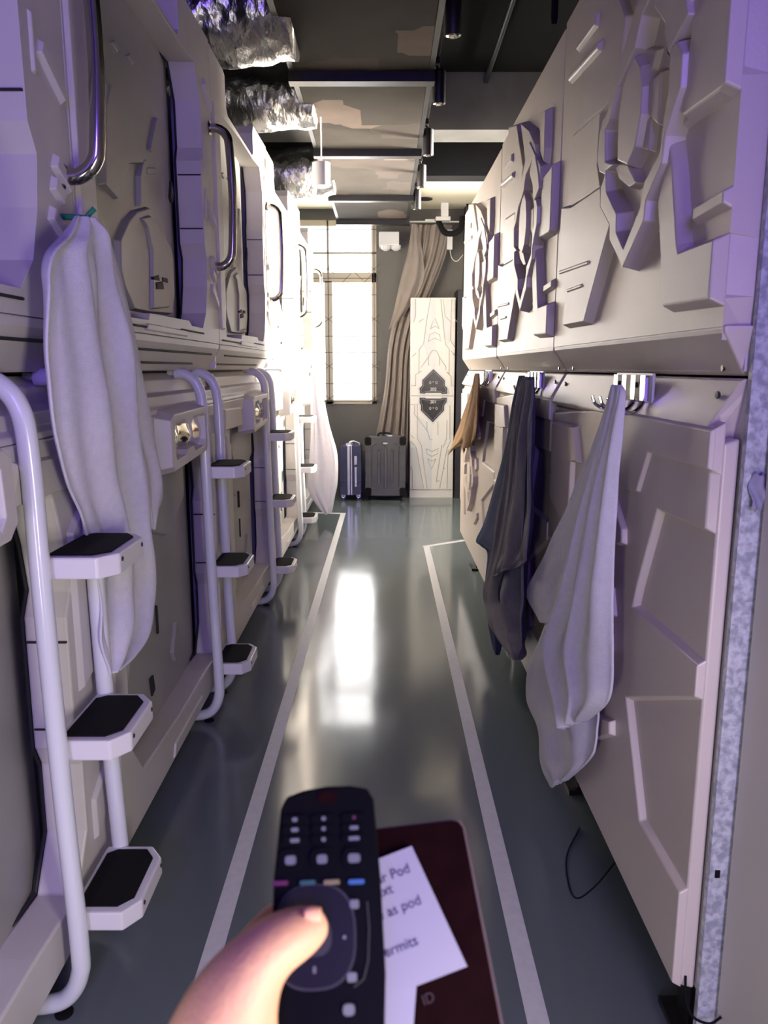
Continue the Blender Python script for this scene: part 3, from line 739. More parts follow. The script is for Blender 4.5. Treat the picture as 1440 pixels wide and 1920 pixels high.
# right near white towel
xa = .445
def rx(l, r, a, X=xa, X2=None): return (onX(*l, X), onX(*r, X if X2 is None else X2), a)
t1 = cloth('towel', [rx((1150,722),(1164,722),.35), rx((1143,745),(1168,745),.5), rx((1120,830),(1158,830),.8), rx((1090,930),(1146,930),1), rx((1062,1040),(1138,1040),1.1), rx((1035,1140),(1134,1140),1.2), rx((1012,1210),(1132,1230),1.2), rx((1030,1300),(1128,1310),1.2), rx((1050,1370),(1090,1350),1.1)], 'towl', 3.2, .011, 'long white towel bunched on the nearest right hook rack, hanging nearly to the floor', ph=.4)
t1b = cloth('towel', [rx((1148,726),(1160,726),.3,xa+.02), rx((1118,820),(1150,820),.7,xa+.02), rx((1076,920),(1130,920),.8,xa+.02), rx((1040,1000),(1120,1000),.9,xa+.02), rx((1008,1065),(1100,1065),.9,xa+.02), rx((987,1112),(1080,1112),.9,xa+.02), rx((1012,1168),(1060,1172),.8,xa+.02)], 'towl', 1.6, .006, 'x', ph=2)
t1c = cloth('towel', [rx((1040,1120),(1128,1120),.6,xa+.024), rx((1008,1190),(1124,1190),.8,xa+.024), rx((986,1250),(1120,1250),1,xa+.024), rx((980,1310),(1114,1310),1,xa+.024), rx((1002,1365),(1112,1360),1,xa+.024), rx((1008,1430),(1110,1400),.9,xa+.024), rx((1026,1470),(1100,1425),.6,xa+.024), rx((1034,1477),(1060,1462),.4,xa+.024)], 'towl', 2.2, .010, 'x', ph=1.1)
join_cloth([t1, t1b, t1c])
# navy towel + grey towel
xb = .468
cloth('towel', [rx((973,704),(982,704),.3,.462), rx((957,760),(985,760),.7,xb), rx((940,850),(980,850),.9,xb), rx((917,935),(975,940),1,xb), rx((901,985),(972,985),1,xb), rx((889,1014),(970,1014),1,xb), rx((899,1024),(969,1030),.9,xb), rx((911,1040),(968,1050),.9,xb), rx((906,1100),(960,1110),.9,xb), rx((912,1165),(948,1170),.8,xb), rx((922,1212),(940,1214),.6,xb), rx((930,1228),(934,1228),.4,xb)], 'town', 1.3, .008, 'navy blue towel hanging behind the grey towel on the middle right hook rack', ph=.8)
xc = .448
g1_ = cloth('towel', [rx((982,706),(1000,706),.4,xc), rx((970,760),(998,760),.7,xc), rx((957,850),(997,850),1,xc), rx((940,950),(995,950),1.1,xc), rx((925,1040),(991,1040),1.1,xc), rx((912,1105),(987,1110),1.2,xc), rx((913,1140),(985,1150),1.2,xc), rx((924,1180),(984,1185),1.2,xc), rx((940,1205),(982,1212),1,xc), rx((955,1222),(980,1228),.8,xc), rx((966,1236),(974,1237),.5,xc)], 'towg', 2.3, .014, 'dark grey towel hanging in front of the navy one on the middle right hook rack', ph=2.4, jit=.012)
g2_ = cloth('towel', [rx((987,712),(1001,712),.3,xc-.018), rx((972,800),(998,800),.8,xc-.018), rx((950,950),(996,950),.9,xc-.018), rx((934,1040),(992,1035),.9,xc-.018), rx((925,1075),(990,1050),.8,xc-.018), rx((922,1083),(988,1056),.7,xc-.018)], 'towg', 1.7, .010, 'x', ph=.4, jit=.010)
join_cloth([g1_, g2_])
# brown towel
xd = .47
b1_ = cloth('towel', [rx((890,700),(897,700),.3,xd), rx((880,735),(898,735),.7,xd), rx((862,785),(896,785),1,xd), rx((848,825),(884,822),1,xd), rx((840,853),(850,840),.5,xd)], 'towb', 1.4, .010, 'brown towel hanging on the farthest right hook rack, nearest the locker', ph=.3)
b2_ = cloth('towel', [rx((892,702),(899,702),.3,xd-.02), rx((884,760),(900,750),.8,xd-.02), rx((870,815),(898,800),1,xd-.02), rx((868,850),(892,825),1,xd-.02)], 'towb', 1.6, .014, 'x', ph=2.3)
join_cloth([b1_, b2_])
# big left towel
xe = -.585
t5 = cloth('towel', [rx((146,405),(172,408),.4,xe), rx((128,440),(188,432),.8,xe), rx((97,480),(204,470),1,xe), rx((90,560),(222,550),1,xe), rx((96,680),(246,660),1,xe), rx((110,800),(262,800),1,xe), rx((134,900),(272,900),1,xe-.01), rx((160,970),(278,975),1,xe-.02), rx((182,1040),(283,1040),1,xe-.025), rx((190,1120),(288,1120),1,xe-.025), rx((194,1190),(278,1180),.9,xe-.02), rx((202,1240),(250,1225),.6,xe-.02), rx((206,1266),(222,1254),.4,xe-.02)], 'towl', 2.3, .017, 'large white towel hanging below the nearest grab handle, draped behind the ladder step', ph=2.6, nx=96, jit=.012)
t5b = cloth('towel', [rx((150,408),(176,408),.4,xe-.03), rx((165,480),(206,462),.8,xe-.03), rx((185,600),(240,590),1,xe-.03), rx((210,720),(266,715),1,xe-.03), rx((240,820),(288,820),1,xe-.03), rx((262,890),(302,920),.9,xe-.03), rx((272,945),(294,960),.8,xe-.03), rx((280,985),(288,995),.5,xe-.03)], 'towl', 1.4, .008, 'x', ph=.2)
join_cloth([t5, t5b])
pegm = MB(); pegm.tube([(XL-.005, 1.655, onX(160,408,xe).z+.015), (XL+.05, 1.655, onX(160,408,xe).z+.012), (XL+.07, 1.655, onX(160,408,xe).z+.03)], .006, 8)
tag(pegm.build('wall_hook', mat('green_plastic', (.03, .30, .14), .4), origin=(XL, 1.655, onX(160,408,xe).z), smooth=True), 'small green hook holding the large white towel under the near grab handle', 'hook')
# far white towel
xf = -.60
def fy(l, r, a): return (onY(*l, 6.45), onY(*r, 6.45), a)
f1_ = cloth('towel', [fy((583,700),(592,698),.4), fy((582,760),(606,745),.8), fy((582,820),(618,800),1), fy((578,880),(632,850),1), fy((576,915),(633,900),1), fy((592,945),(628,930),.9), fy((610,966),(622,960),.5)], 'towl', 2, .012, 'bleached-bright white towel hanging at the far end of the left pods', ph=.9, normal=(0, 1, 0))

# ---------------------------------------------------------------- curtain
YC = 7.93
def cy(x, y): return onY(x, y, YC)
cur = thing('curtain', (cy(815, 420).x, YC, cy(815, 420).z), 'taupe curtain gathered aside, falling diagonally between the window and the locker', 'curtain')
def crow(l, r, a): return (cy(*l), cy(*r), a)
cloth('curtain_cloth', [crow((778,421),(848,421),.8), crow((772,470),(835,480),1), crow((756,530),(812,540),1), crow((740,590),(785,600),1), crow((728,650),(770,660),1), crow((722,720),(766,740),1), crow((712,780),(765,800),1.1), crow((702,835),(764,850),1.1), crow((700,905),(766,905),1.1)], 'curtain', 4.5, .022, 'x', nx=120, ph=.5, normal=(0, 1, 0), jit=.01, parent=cur, thick=.003)
cloth('curtain_flap', [crow((772,421),(782,421),.4), crow((765,470),(792,475),.8), crow((750,530),(795,520),.9), crow((738,585),(778,560),.9), crow((728,620),(750,600),.6)], 'curtain', 1.0, .02, 'x', nx=40, ph=2.2, normal=(0, 1, 0), jit=.01, parent=cur, thick=.003)
for o in cur.children:
    if o.name.startswith('curtain_flap'):
        o.location.y -= .05
rd = MB(); rd.tube([(.15, YC, cy(815,418).z+.012), (.80, YC, cy(815,418).z+.012)], .008, 10)
tag(rd.build('curtain_rod', 'white', smooth='auto', origin=(.45, YC, cy(815,418).z)), 'thin white rod carrying the taupe curtain', 'curtain rod')

# ---------------------------------------------------------------- locker
LY = 7.74
def ly(x, y): return onY(x, y, LY)
lx0, lx1, ltop = .262, .700, 1.975
lk = thing('locker', ((lx0+lx1)/2, LY+.16, 0), 'tall narrow white locker with line pattern and two black numbered lock plates', 'locker')
MB().box((lx0, LY+.012, 0), (lx1, YB-.02, ltop)).build('carcass', 'locker', lk, bevel=.003)
MB().box((lx0, LY+.006, 0), (lx1, LY+.013, .083)).build('plinth', 'locker', lk)
zmid = 1.028
def U(x, y):  # coordinates read off the enlarged view of the locker
    p = ly(760+x/4.683, 540+y/4.683); return (p.x, p.z)
def locker_door(z0, z1, lines, plates, name_plate, num):
    d = MB().box((lx0+.003, LY-.008, z0), (lx1-.003, LY+.012, z1)).build('door', 'locker', lk, bevel=.002, origin=((lx0+lx1)/2, LY, z0))
    pl = MB()
    for q in plates:
        lo = [Vector((a, LY-.008, b)) for a, b in q]; hi = [Vector((a, LY-.012, b)) for a, b in q]
        pl.solid([lo], [hi])
    pl.build('grey_band', 'locker2', d)
    ln = MB()
    for q in lines:
        pts = [U(*p) for p in q]
        ln.tube([(a, LY-.0125, b) for a, b in pts], .0022, 5)
    ln.build('pattern_line', 'line', d)
    pp = [U(*p) for p in name_plate]
    big = offset(pp, .014)
    bp = MB(); bp.solid([[Vector((a, LY-.010, b)) for a, b in big]], [[Vector((a, LY-.0135, b)) for a, b in big]]); bp.build('plate_border', 'white', d)
    lp_ = MB(); lp_.solid([[Vector((a, LY-.012, b)) for a, b in pp]], [[Vector((a, LY-.018, b)) for a, b in pp]]); lpo = lp_.build('lock_plate', 'lockblk', d)
    return d, lpo, pp
def mirr(q): return q
up_lines = [[(220,90),(185,300),(160,490),(120,540),(118,740)], [(90,95),(90,250),(70,300)], [(160,270),(120,300)], [(330,100),(350,250),(400,300)], [(310,100),(350,490),(385,540),(383,760)], [(405,100),(395,460),(440,530)], [(435,100),(435,270),(455,300)], [(95,570),(60,605)], [(400,550),(440,605)],
    [(140,700),(140,690),(200,610),(235,550),(270,550),(300,610),(355,690),(355,720)], [(220,360),(235,310),(260,268),(290,340),(297,360),(262,335),(220,360)], [(200,470),(215,410),(258,388),(300,410),(310,465),(258,440),(200,470)],
    [(90,860),(90,760),(140,730)], [(360,735),(400,775),(402,860),(430,860)], [(50,855),(90,860)], [(203,610),(203,680)], [(300,610),(300,680)], [(140,870),(110,890)], [(375,890),(383,930)]]
lo_lines = [[(50,1025),(105,1018),(105,1320),(140,1380),(190,1760)], [(80,1030),(80,1110),(130,1170),(200,1270),(215,1330),(238,1332)], [(180,1410),(190,1455),(232,1478),(280,1455),(290,1408),(235,1435),(180,1410)], [(195,1498),(228,1592),(268,1498),(230,1520),(195,1498)],
    [(50,1290),(75,1320)], [(45,1340),(95,1400),(160,1760)], [(45,1570),(62,1600),(62,1760)], [(320,1380),(270,1700)], [(400,1330),(365,1410),(300,1760)], [(375,1420),(365,1760)], [(365,1160),(360,1320),(330,1400)], [(390,1030),(390,1330)], [(190,1170),(190,1250)], [(285,1170),(285,1290)], [(300,1690),(275,1700)], [(345,1580),(330,1590)]]
plU = [(128,925),(125,880),(138,868),(148,855),(148,810),(246,712),(345,810),(345,855),(368,880),(366,928),(320,930),(310,920),(180,920),(170,928)]
plL = [(125,962),(170,962),(182,970),(310,970),(322,962),(364,962),(362,1000),(340,1030),(338,1075),(240,1178),(136,1075),(136,1030),(125,1010)]
bandU = [[U(*p) for p in [(220,95),(262,95),(262,700),(203,680),(203,610),(160,490),(190,300)]], [U(*p) for p in [(60,95),(90,95),(90,250),(60,300)]], [U(*p) for p in [(360,100),(405,100),(395,460),(370,500),(330,300)]]]
bandL = [[U(*p) for p in [(232,1200),(232,1755),(192,1755),(140,1380),(108,1320),(108,1120)]], [U(*p) for p in [(50,1400),(95,1400),(150,1755),(62,1755)]]]
dU, lpU, ppU = locker_door(zmid+.003, ltop-.004, up_lines, bandU, plU, '202')
dL, lpL, ppL = locker_door(.086, zmid-.003, lo_lines, bandL, plL, '201')
def text(s, size, loc, rot, m, parent, name='lettering', ext=.0006):
    c = bpy.data.curves.new(name, 'FONT'); c.body = s; c.size = size; c.align_x = 'CENTER'; c.align_y = 'CENTER'; c.extrude = ext
    o = bpy.data.objects.new(name, c); me = bpy.data.meshes.new_from_object(o); bpy.data.objects.remove(o)
    mt = Matrix.Translation(Vector(loc)) @ rot.to_4x4(); me.transform(mt)
    me.transform(Matrix.Translation(-parent_world(parent))); me.materials.append(M[m])
    q = bpy.data.objects.new(name, me); col.objects.link(q); q.parent = parent; return q
RX = Matrix.Rotation(PI/2, 3, 'X')
for lpo, pp, s_, ty, ty2, plp in ((lpU, ppU, '202', 890, 832, plU), (lpL, ppL, '201', 1000, 1058, plL)):
    a, b = U(245, ty); text(s_, .044, (a, LY-.0185, b), RX, 'white', lpo)
    a, b = U(245, ty2); text('0 * 0', .042, (a, LY-.0185, b), RX, 'lockln', lpo)
    ol = MB(); inn = offset(pp, -.014)
    ol.tube([(a, LY-.018, b) for a, b in inn], .0012, 5, closed=True); ol.build('outline', 'lockln', lpo)

# ---------------------------------------------------------------- suitcases
def rrect(x0, x1, z0, z1, r, n=6):
    out = []
    for cx, cz, a0 in ((x1-r, z1-r, 0), (x0+r, z1-r, 90), (x0+r, z0+r, 180), (x1-r, z0+r, 270)):
        for k in range(n+1):
            a = math.radians(a0+90*k/n); out.append((cx+r*math.cos(a), cz+r*math.sin(a)))
    return out
def yplate(mb, poly, y0, y1, c=0):
    lo = offset(poly, c) if c else poly
    mb.solid([[Vector((a, y0, b)) for a, b in lo]], [[Vector((a, y1, b)) for a, b in poly]])
SY = 7.52
sa = (SY*.5)
s1 = thing('suitcase', (.012, SY+.12, 0), 'large graphite hard-shell suitcase with vertical ribs beside the taupe curtain', 'suitcase', 'suitcases at the end wall')
x0, x1, z0, z1 = -.185, .212, .055, .635
b = MB(); yplate(b, rrect(x0, x1, z0, z1, .05), SY+.24, SY+.01); b.build('shell', 'case_g', s1, bevel=.018, bseg=4, smooth='auto')
b = MB()
for xx, za, zb in ((.014, .13, .56), (-.05, .18, .51), (.078, .18, .51)): yplate(b, rrect(xx-.011, xx+.011, za, zb, .010), SY+.012, SY-.004, .004)
for sx in (-1, 1):
    xx = .0135+sx*.135; b.tube([(xx, SY+.006, .14), (xx, SY+.006, .55), (xx-sx*.02, SY+.006, .57), (xx-sx*.05, SY+.006, .57)], .006, 8)
    b.tube([(xx, SY+.006, .14), (xx-sx*.02, SY+.006, .12), (xx-sx*.05, SY+.006, .12)], .006, 8)
b.build('rib', 'case_g', s1, smooth='auto')
for sx in (-1, 1):
    for zz in (z1-.04, z0+.04):
        b = MB(); cx = .0135+sx*.17; yplate(b, rrect(cx-.03, cx+.03, zz-.04, zz+.04, .02), SY+.03, SY+.002, .004); b.build('corner_guard', 'rubber', s1, bevel=.004)
b = MB(); b.tube(bez([(-.06, SY+.12, .632), (-.05, SY+.12, .66), (0, SY+.12, .668), (.06, SY+.12, .66), (.07, SY+.12, .632)], 5), .009, 10); b.build('carry_handle', 'rubber', s1, smooth=True)
b = MB(); b.box((.03, SY+.05, .635), (.085, SY+.10, .655)); b.build('luggage_lock', 'silver', s1, bevel=.003)
b = MB(); b.box((-.01, SY+.004, .565), (.035, SY+.012, .585)); b.build('badge', 'silver', s1, bevel=.002)
for sx in (-1, 1):
    for yy in (.045, .2):
        b = MB(); cx = .0135+sx*.16; b.lathe([(.012, -.012), (.026, -.010), (.026, .010), (.012, .012)], (cx, SY+yy, .026), 'X', 16); b.box((cx-.016, SY+yy-.012, .035), (cx+.016, SY+yy+.012, .075)); b.build('wheel', 'rubber', s1)
s2 = thing('suitcase', (-.33, SY+.2, 0), 'small navy suitcase standing side-on with a silver zip band, left of the large one', 'suitcase', 'suitcases at the end wall')
x0, x1, z0, z1 = -.436, -.225, .06, .545
b = MB(); yplate(b, rrect(x0, x1, z0, z1, .028), SY+.38, SY+.03); b.build('shell', 'case_b', s2, bevel=.014, bseg=4, smooth='auto')
b = MB(); b.box((-.362, SY+.022, z0), (-.336, SY+.04, z1+.008)); b.box((-.328, SY+.022, z0), (-.314, SY+.04, z1+.008)); b.box((-.362, SY+.03, z1), (-.314, SY+.36, z1+.008)); b.build('zip_band', 'silver', s2, bevel=.002)
b = MB(); b.box((-.295, SY+.02, .36), (-.265, SY+.035, .45)); b.box((-.292, SY+.018, .14), (-.268, SY+.03, .34)); b.build('side_handle', 'silver', s2, bevel=.004)
b = MB()
for k in range(3):
    for xa_, xb_ in ((-.43, -.372), (-.305, -.232)): b.box((xa_, SY+.024, .15+.022*k), (xb_, SY+.034, .158+.022*k))
b.build('ridge', 'case_b', s2, bevel=.002)
b = MB(); b.tube(bez([(-.35, SY+.1, .548), (-.34, SY+.1, .575), (-.30, SY+.1, .585), (-.25, SY+.1, .57), (-.24, SY+.1, .548)], 5), .009, 10); b.box((-.375, SY+.06, .545), (-.33, SY+.1, .57)); b.build('carry_handle', 'silver', s2, smooth='auto')
for cx in (-.405, -.255):
    for yy in (.08, .33):
        b = MB(); b.lathe([(.01, -.011), (.026, -.009), (.026, .009), (.01, .011)], (cx, SY+yy, .026), 'X', 16); b.box((cx-.02, SY+yy-.014, .03), (cx+.02, SY+yy+.014, .078)); b.build('wheel', 'silver', s2)

# ---------------------------------------------------------------- ceiling things
du = thing('air_duct', (-.11, 4, 2.70), 'long patched grey-brown air duct with black cross bars running along the ceiling', 'duct')
MB().box((-.43, .6, 2.70), (.215, 7.86, 3.02)).build('duct_box', 'duct', du, bevel=.004)
for y in (1.37, 2.71, 4.05, 5.38, 6.74, 7.80):
    MB().box((-.46, y-.035, 2.655), (.245, y+.035, 2.70)).build('cross_bar', 'black', du)
b = MB(); b.box((-.455, .6, 2.70), (-.43, 7.86, 2.735)); b.box((.215, .6, 2.70), (.24, 7.86, 2.735)); b.build('edge_rail', 'black', du)
b = MB()
for y in (1.37, 2.71, 4.05, 5.38, 6.74, 7.80):
    for x in (-.45, .235): b.tube([(x, y, 2.69), (x, y, 3.3)], .004, 6)
b.build('hanger_rod', 'black', du)
def foil_duct(y, z, r, sag, label, x0=-1.7, x1=-.38, dy=0):
    mb = MB(); n = 60; seg = 40; rings = []
    for i in range(n+1):
        t = i/n; x = x1+(x0-x1)*t
        c = Vector((x, y+dy*t, z-sag*math.sin(PI*min(1, t*1.5))))
        ring = []
        for k in range(seg):
            a = 2*PI*k/seg
            rr = r*(1+.09*noise.noise(Vector((t*9, math.cos(a)*1.6, math.sin(a)*1.6+y)))+.05*noise.noise(Vector((t*34, math.cos(a)*4, math.sin(a)*4+y))))
            ring.append(mb.bm.verts.new(c+Vector((0, rr*math.cos(a), rr*math.sin(a)))))
        rings.append(ring)
    for A, B in zip(rings, rings[1:]):
        for k in range(seg): mb.bm.faces.new((A[k], A[(k+1) % seg], B[(k+1) % seg], B[k]))
    mb.bm.faces.new(rings[0]); mb.bm.faces.new(list(reversed(rings[-1])))
    tag(mb.build('foil_duct', 'foil', smooth=True, origin=(x1, y, z)), label, 'flexible duct', 'crumpled foil ducts above the left pods')
foil_duct(3.62, 2.82, .21, .02, 'crumpled silver foil duct nearest the camera, lit blue, above the left pods')
foil_duct(4.62, 2.80, .17, .03, 'crumpled silver foil duct second from the camera above the left pods')
foil_duct(6.35, 2.83, .19, .05, 'crumpled silver foil duct farthest away, sagging beside the white cylinder lamp')
foil_duct(2.45, 2.86, .19, .03, 'crumpled silver foil duct in the dark gap over the second left pod')
# white cylinder lamp
p = onY(603, 350, 4.7); q = onY(603, 306, 4.7)
b = MB(); b.lathe([(.045, p.z), (.051, p.z+.002), (.052, q.z), (.04, q.z+.003)], (p.x, 4.7, 0), 'Z', 28); b.tube([(p.x, 4.7, q.z), (p.x, 4.7, 3.3)], .004, 8)
tag(b.build('ceiling_lamp', 'white', smooth='auto', origin=(p.x, 4.7, q.z)), 'white cylinder lamp hanging in front of the farthest foil duct', 'ceiling lamp')
# lighting track and its spots
XT = .255
tr = MB(); tr.box((XT-.018, 1.0, 2.80), (XT+.018, 7.6, 2.835))
for y in (1.6, 2.95, 4.6, 6.6): tr.tube([(XT, y, 2.83), (XT, y, 3.3)], .003, 6)
tag(tr.build('lighting_track', 'black', origin=(XT, 4, 2.8), bevel=.002), 'black lighting track hanging along the right edge of the air duct', 'lighting track')
def make_spot():
    r = thing('track_spot', (0, 0, 0), 'x', 'spotlight')
    MB().box((-.02, -.035, -.03), (.02, .035, 0)).build('adapter', 'black', r, bevel=.002)
    m = MB(); m.tube([(.0, 0, -.02), (.02, 0, -.055)], .007, 10); m.build('stem', 'black', r)
    m = MB(); m.lathe([(.028, -.20), (.0325, -.203), (.0335, -.20), (.0335, -.055), (.028, -.05)], (.018, 0, 0), 'Z', 28); m.build('lamp_can', 'black', r, smooth='auto')
    m = MB(); m.lathe([(.012, -.206), (.027, -.2045), (.027, -.2035)], (.018, 0, 0), 'Z', 24); m.build('lens', 'steel', r, smooth=True)
    return r
sp = make_spot()
spots = [(2.75, 0, 'black track spotlight nearest the camera, hanging straight down'), (3.35, -.04, 'black track spotlight second from the camera'), (4.15, 0, 'black track spotlight third from the camera, in front of the cream soffit'), (5.1, 0, 'black track spotlight fourth from the camera'), (5.95, 0, 'black track spotlight fifth from the camera, beside the duct end'), (6.75, 0, 'black track spotlight farthest away, beside the emergency light')]
for i, (y, dz, lb) in enumerate(spots):
    o = sp if i == 0 else copy_tree(sp); place(o, (XT, y, 2.80), lb, 'black spotlights on the ceiling track')
# emergency light, power box, ceiling bits
e = thing('emergency_light', onY(735, 455, 7.9), 'white box-shaped emergency light on the grey wall right of the window', 'emergency light')
c0 = onY(711, 462, 7.95); c1 = onY(748, 437, 7.95)
MB().box((c0.x, 7.86, c0.z), (c1.x, YB, c1.z)).build('housing', 'white', e, bevel=.006)
for xx in (c0.x+.065, c1.x-.03):
    m = MB(); m.lathe([(.02, c0.z-.045), (.045, c0.z-.03), (.05, c0.z+.004)], (xx, 7.92, 0), 'Z', 20); m.build('lamp_head', 'white', e, smooth='auto')
pb = onY(838, 432, 7.98); pc = onY(847, 469, 7.98)
b = MB(); b.box((pb.x, 7.93, pc.z), (pc.x+.002, 7.99, pb.z)); b.tube(bez([(pb.x+.03, 7.95, pc.z), (pb.x+.05, 7.95, pc.z-.08), (pb.x+.10, 7.95, pc.z-.11), (pb.x+.16, 7.95, pc.z-.05)], 5), .004, 6)
tag(b.build('power_box', 'white', bevel=.003, origin=(pb.x, 7.95, pc.z)), 'slim white power box with trailing cable beside the curtain top', 'power box')
b = MB(); b.tube(bez([(.52, 7.85, 2.72), (.58, 7.82, 2.60), (.66, 7.82, 2.58), (.74, 7.82, 2.62), (.76, 7.85, 2.74)], 6), .028, 10)
for k in range(5): b.tube(bez([(.80+.03*k, 7.85, 2.86), (.84+.03*k, 7.8, 2.78), (.9+.02*k, 7.8, 2.74), (1.0, 7.85, 2.80)], 5), .008, 6)
tag(b.build('cable_bundle', 'rubber', smooth=True, origin=(.65, 7.85, 2.7)), 'dark bundle of cables hanging over the curtain top', 'cables')
b = MB(); b.box((.50, 7.80, 2.70), (.64, 7.88, 2.735)); b.box((.55, 7.8, 2.735), (.62, 7.9, 2.86)); b.box((.40, 7.85, 2.705), (.51, 7.87, 2.72))
tag(b.build('wall_bracket', 'white', bevel=.003, origin=(.57, 7.85, 2.7)), 'white bracket hanging from the soffit above the curtain', 'bracket')
b = MB(); ap = onZ(798, 372, 2.86); b.lathe([(.05, 2.845), (.065, 2.85), (.065, 2.86)], (ap.x, ap.y, 0), 'Z', 24)
tag(b.build('smoke_detector', 'black', smooth='auto', origin=(ap.x, ap.y, 2.85)), 'small dark round fitting on the cream ceiling past the duct', 'ceiling fitting')
b = MB()
b.tube([(.66, .2, 3.24), (.70, 5.75, 3.24)], .016, 10)
tag(b.build('conduit', 'black', smooth='auto', origin=(.8, 3, 3.24)), 'thin dark conduit under the black ceiling on the right', 'conduit')
b = MB(); pp_ = onX(1040, 15, .56)
b.tube([(.56, pp_.y, 3.3), (.56, pp_.y, pp_.z+.05)], .003, 6); b.lathe([(.008, -.05), (.012, -.03), (.012, .03), (.008, .05)], (.56, pp_.y, pp_.z), 'Z', 12)
tag(b.build('cable_connector', 'rubber', smooth='auto', origin=(.56, pp_.y, pp_.z)), 'black cable connector dangling from the ceiling over the right pods', 'cable')

# ---------------------------------------------------------------- foreground: remote, cover, papers, hand
O = dep(613, 1474, .47); B0 = dep(620, 2080, .40)
v = (B0-O); LEN = v.length; v.normalize()
wv = Vector((1, 0, 0)); wv = (wv-v*wv.dot(v)).normalized(); nv = v.cross(wv)
cam_dir = (Vector((0, 0, H))-O)
if nv.dot(cam_dir) < 0: nv = -nv
def loc(a, b, c=0): return O+wv*a+v*b+nv*c      # across, down the remote, towards the viewer
def rsolid(mb, poly, c0, c1, grow=0):
    lo = offset(poly, grow) if grow else poly
    mb.solid([[loc(a, b, c0) for a, b in lo]], [[loc(a, b, c1) for a, b in poly]])
def rr2(cx, cy_, w_, h_, r_, n=5): return [(a, b) for a, b in rrect(cx-w_/2, cx+w_/2, cy_-h_/2, cy_+h_/2, r_, n)]
rem = thing('remote_control', O, 'black television remote held up in the foreground, thumb on its round pad', 'remote control')
HW = .0288
body = [(-HW*.98, .012), (-HW*.85, .005), (-HW*.5, .0018), (0, .0), (HW*.5, .0003), (HW*.85, .0025), (HW*.98, .009), (HW*1.06, .05), (HW*1.09, .10), (HW*1.0, LEN-.02), (HW*.8, LEN-.003), (0, LEN), (-HW*.8, LEN-.003), (-HW*1.0, LEN-.02), (-HW*1.13, .10), (-HW*1.10, .05)]
m = MB(); rsolid(m, body, -.012, .0); m.build('case', 'remote', rem, bevel=.004, bseg=4, smooth='auto')
def pxl(x, y):  # where a pixel's ray meets the remote's face
    d = ray(x, y); c = Vector((0, 0, H)); k = (O-c).dot(nv)/d.dot(nv); p = c+d*k-O
    return (p.dot(wv), p.dot(v))
def key(x, y, w_, h_, m_, r_=.0008, h=.0012, name='key'):
    a, b = pxl(x, y); q = MB(); rsolid(q, rr2(a, b, w_, h_, r_, 3), -.0005, h, .0003); return q.build(name, m_, rem)
for row, ys in enumerate((1537, 1556, 1576)):
    for k, xs in enumerate((553, 607, 664)):
        key(xs, ys-(k*2), .0145, .0052, 'remote', .002, .0010)
        w_ = (.003, .0025, .004 if row else .002)[k]+(.0012*row if k != 1 else 0)
        key(xs, ys-k*2, w_, .0022, 'lred' if (row == 0 and k == 2) else 'legend', .0008, .0013, 'key_legend')
for k, (xs, w_) in enumerate(((545, .0062), (604, .0060), (664, .0070))):
    key(xs, 1612-k*2, .014, .012, 'remote', .005, .0010); key(xs, 1613-k*2, w_, .0048, 'legend', .0016, .0014, 'key_legend')
for xs, m_ in ((525, 'lred'), (577, 'lgreen'), (622, 'lyel'), (668, 'lblue')): key(xs, 1655-(xs-577)*.02, .009, .0024, m_, .0008, .0013)
key(664, 1695, .005, .0045, 'legend', .001, .0013, 'key_legend'); key(660, 1832, .005, .0045, 'legend', .001, .0013, 'key_legend'); key(654, 1893, .006, .0055, 'legend', .002, .0013, 'key_legend')
ca, cb_ = pxl(590, 1755)
def squircle(cx, cy_, rx_, ry_, n=40, e=2.6): return [(cx+rx_*math.copysign(abs(math.cos(2*PI*k/n))**(2/e), math.cos(2*PI*k/n)), cy_+ry_*math.copysign(abs(math.sin(2*PI*k/n))**(2/e), math.sin(2*PI*k/n))) for k in range(n)]
m = MB(); rsolid(m, squircle(ca, cb_, .0235, .0265), -.0005, .0010); m.build('ring_trim', 'remgrey', rem, smooth='auto')
m = MB(); rsolid(m, squircle(ca, cb_, .0222, .0252), .0, .0018, .0005); m.build('direction_ring', 'remring', rem, smooth='auto')
m = MB(); rsolid(m, squircle(ca, cb_, .0095, .0100), .0, .0026, .0005); m.build('ok_button', 'remgrey', rem, smooth='auto')
key(646, 1757, .002, .002, 'legend', .0008, .0022, 'key_legend'); key(590, 1818, .0016, .0035, 'legend', .0006, .0022, 'key_legend')
m = MB(); a0 = [pxl(690, y) for y in (1690, 1740, 1790, 1830)]; m.tube([loc(pxl(x, y)[0], pxl(x, y)[1], .0004) for x, y in ((688,1690),(692,1740),(690,1800),(682,1835),(664,1850))], .0005, 5); m.build('side_line', 'remgrey', rem)
m = MB(); a, b_ = pxl(614, 1495); rsolid(m, squircle(a, b_, .006, .004, 20, 2), -.0002, .0006); m.build('emblem', 'maroon', rem)

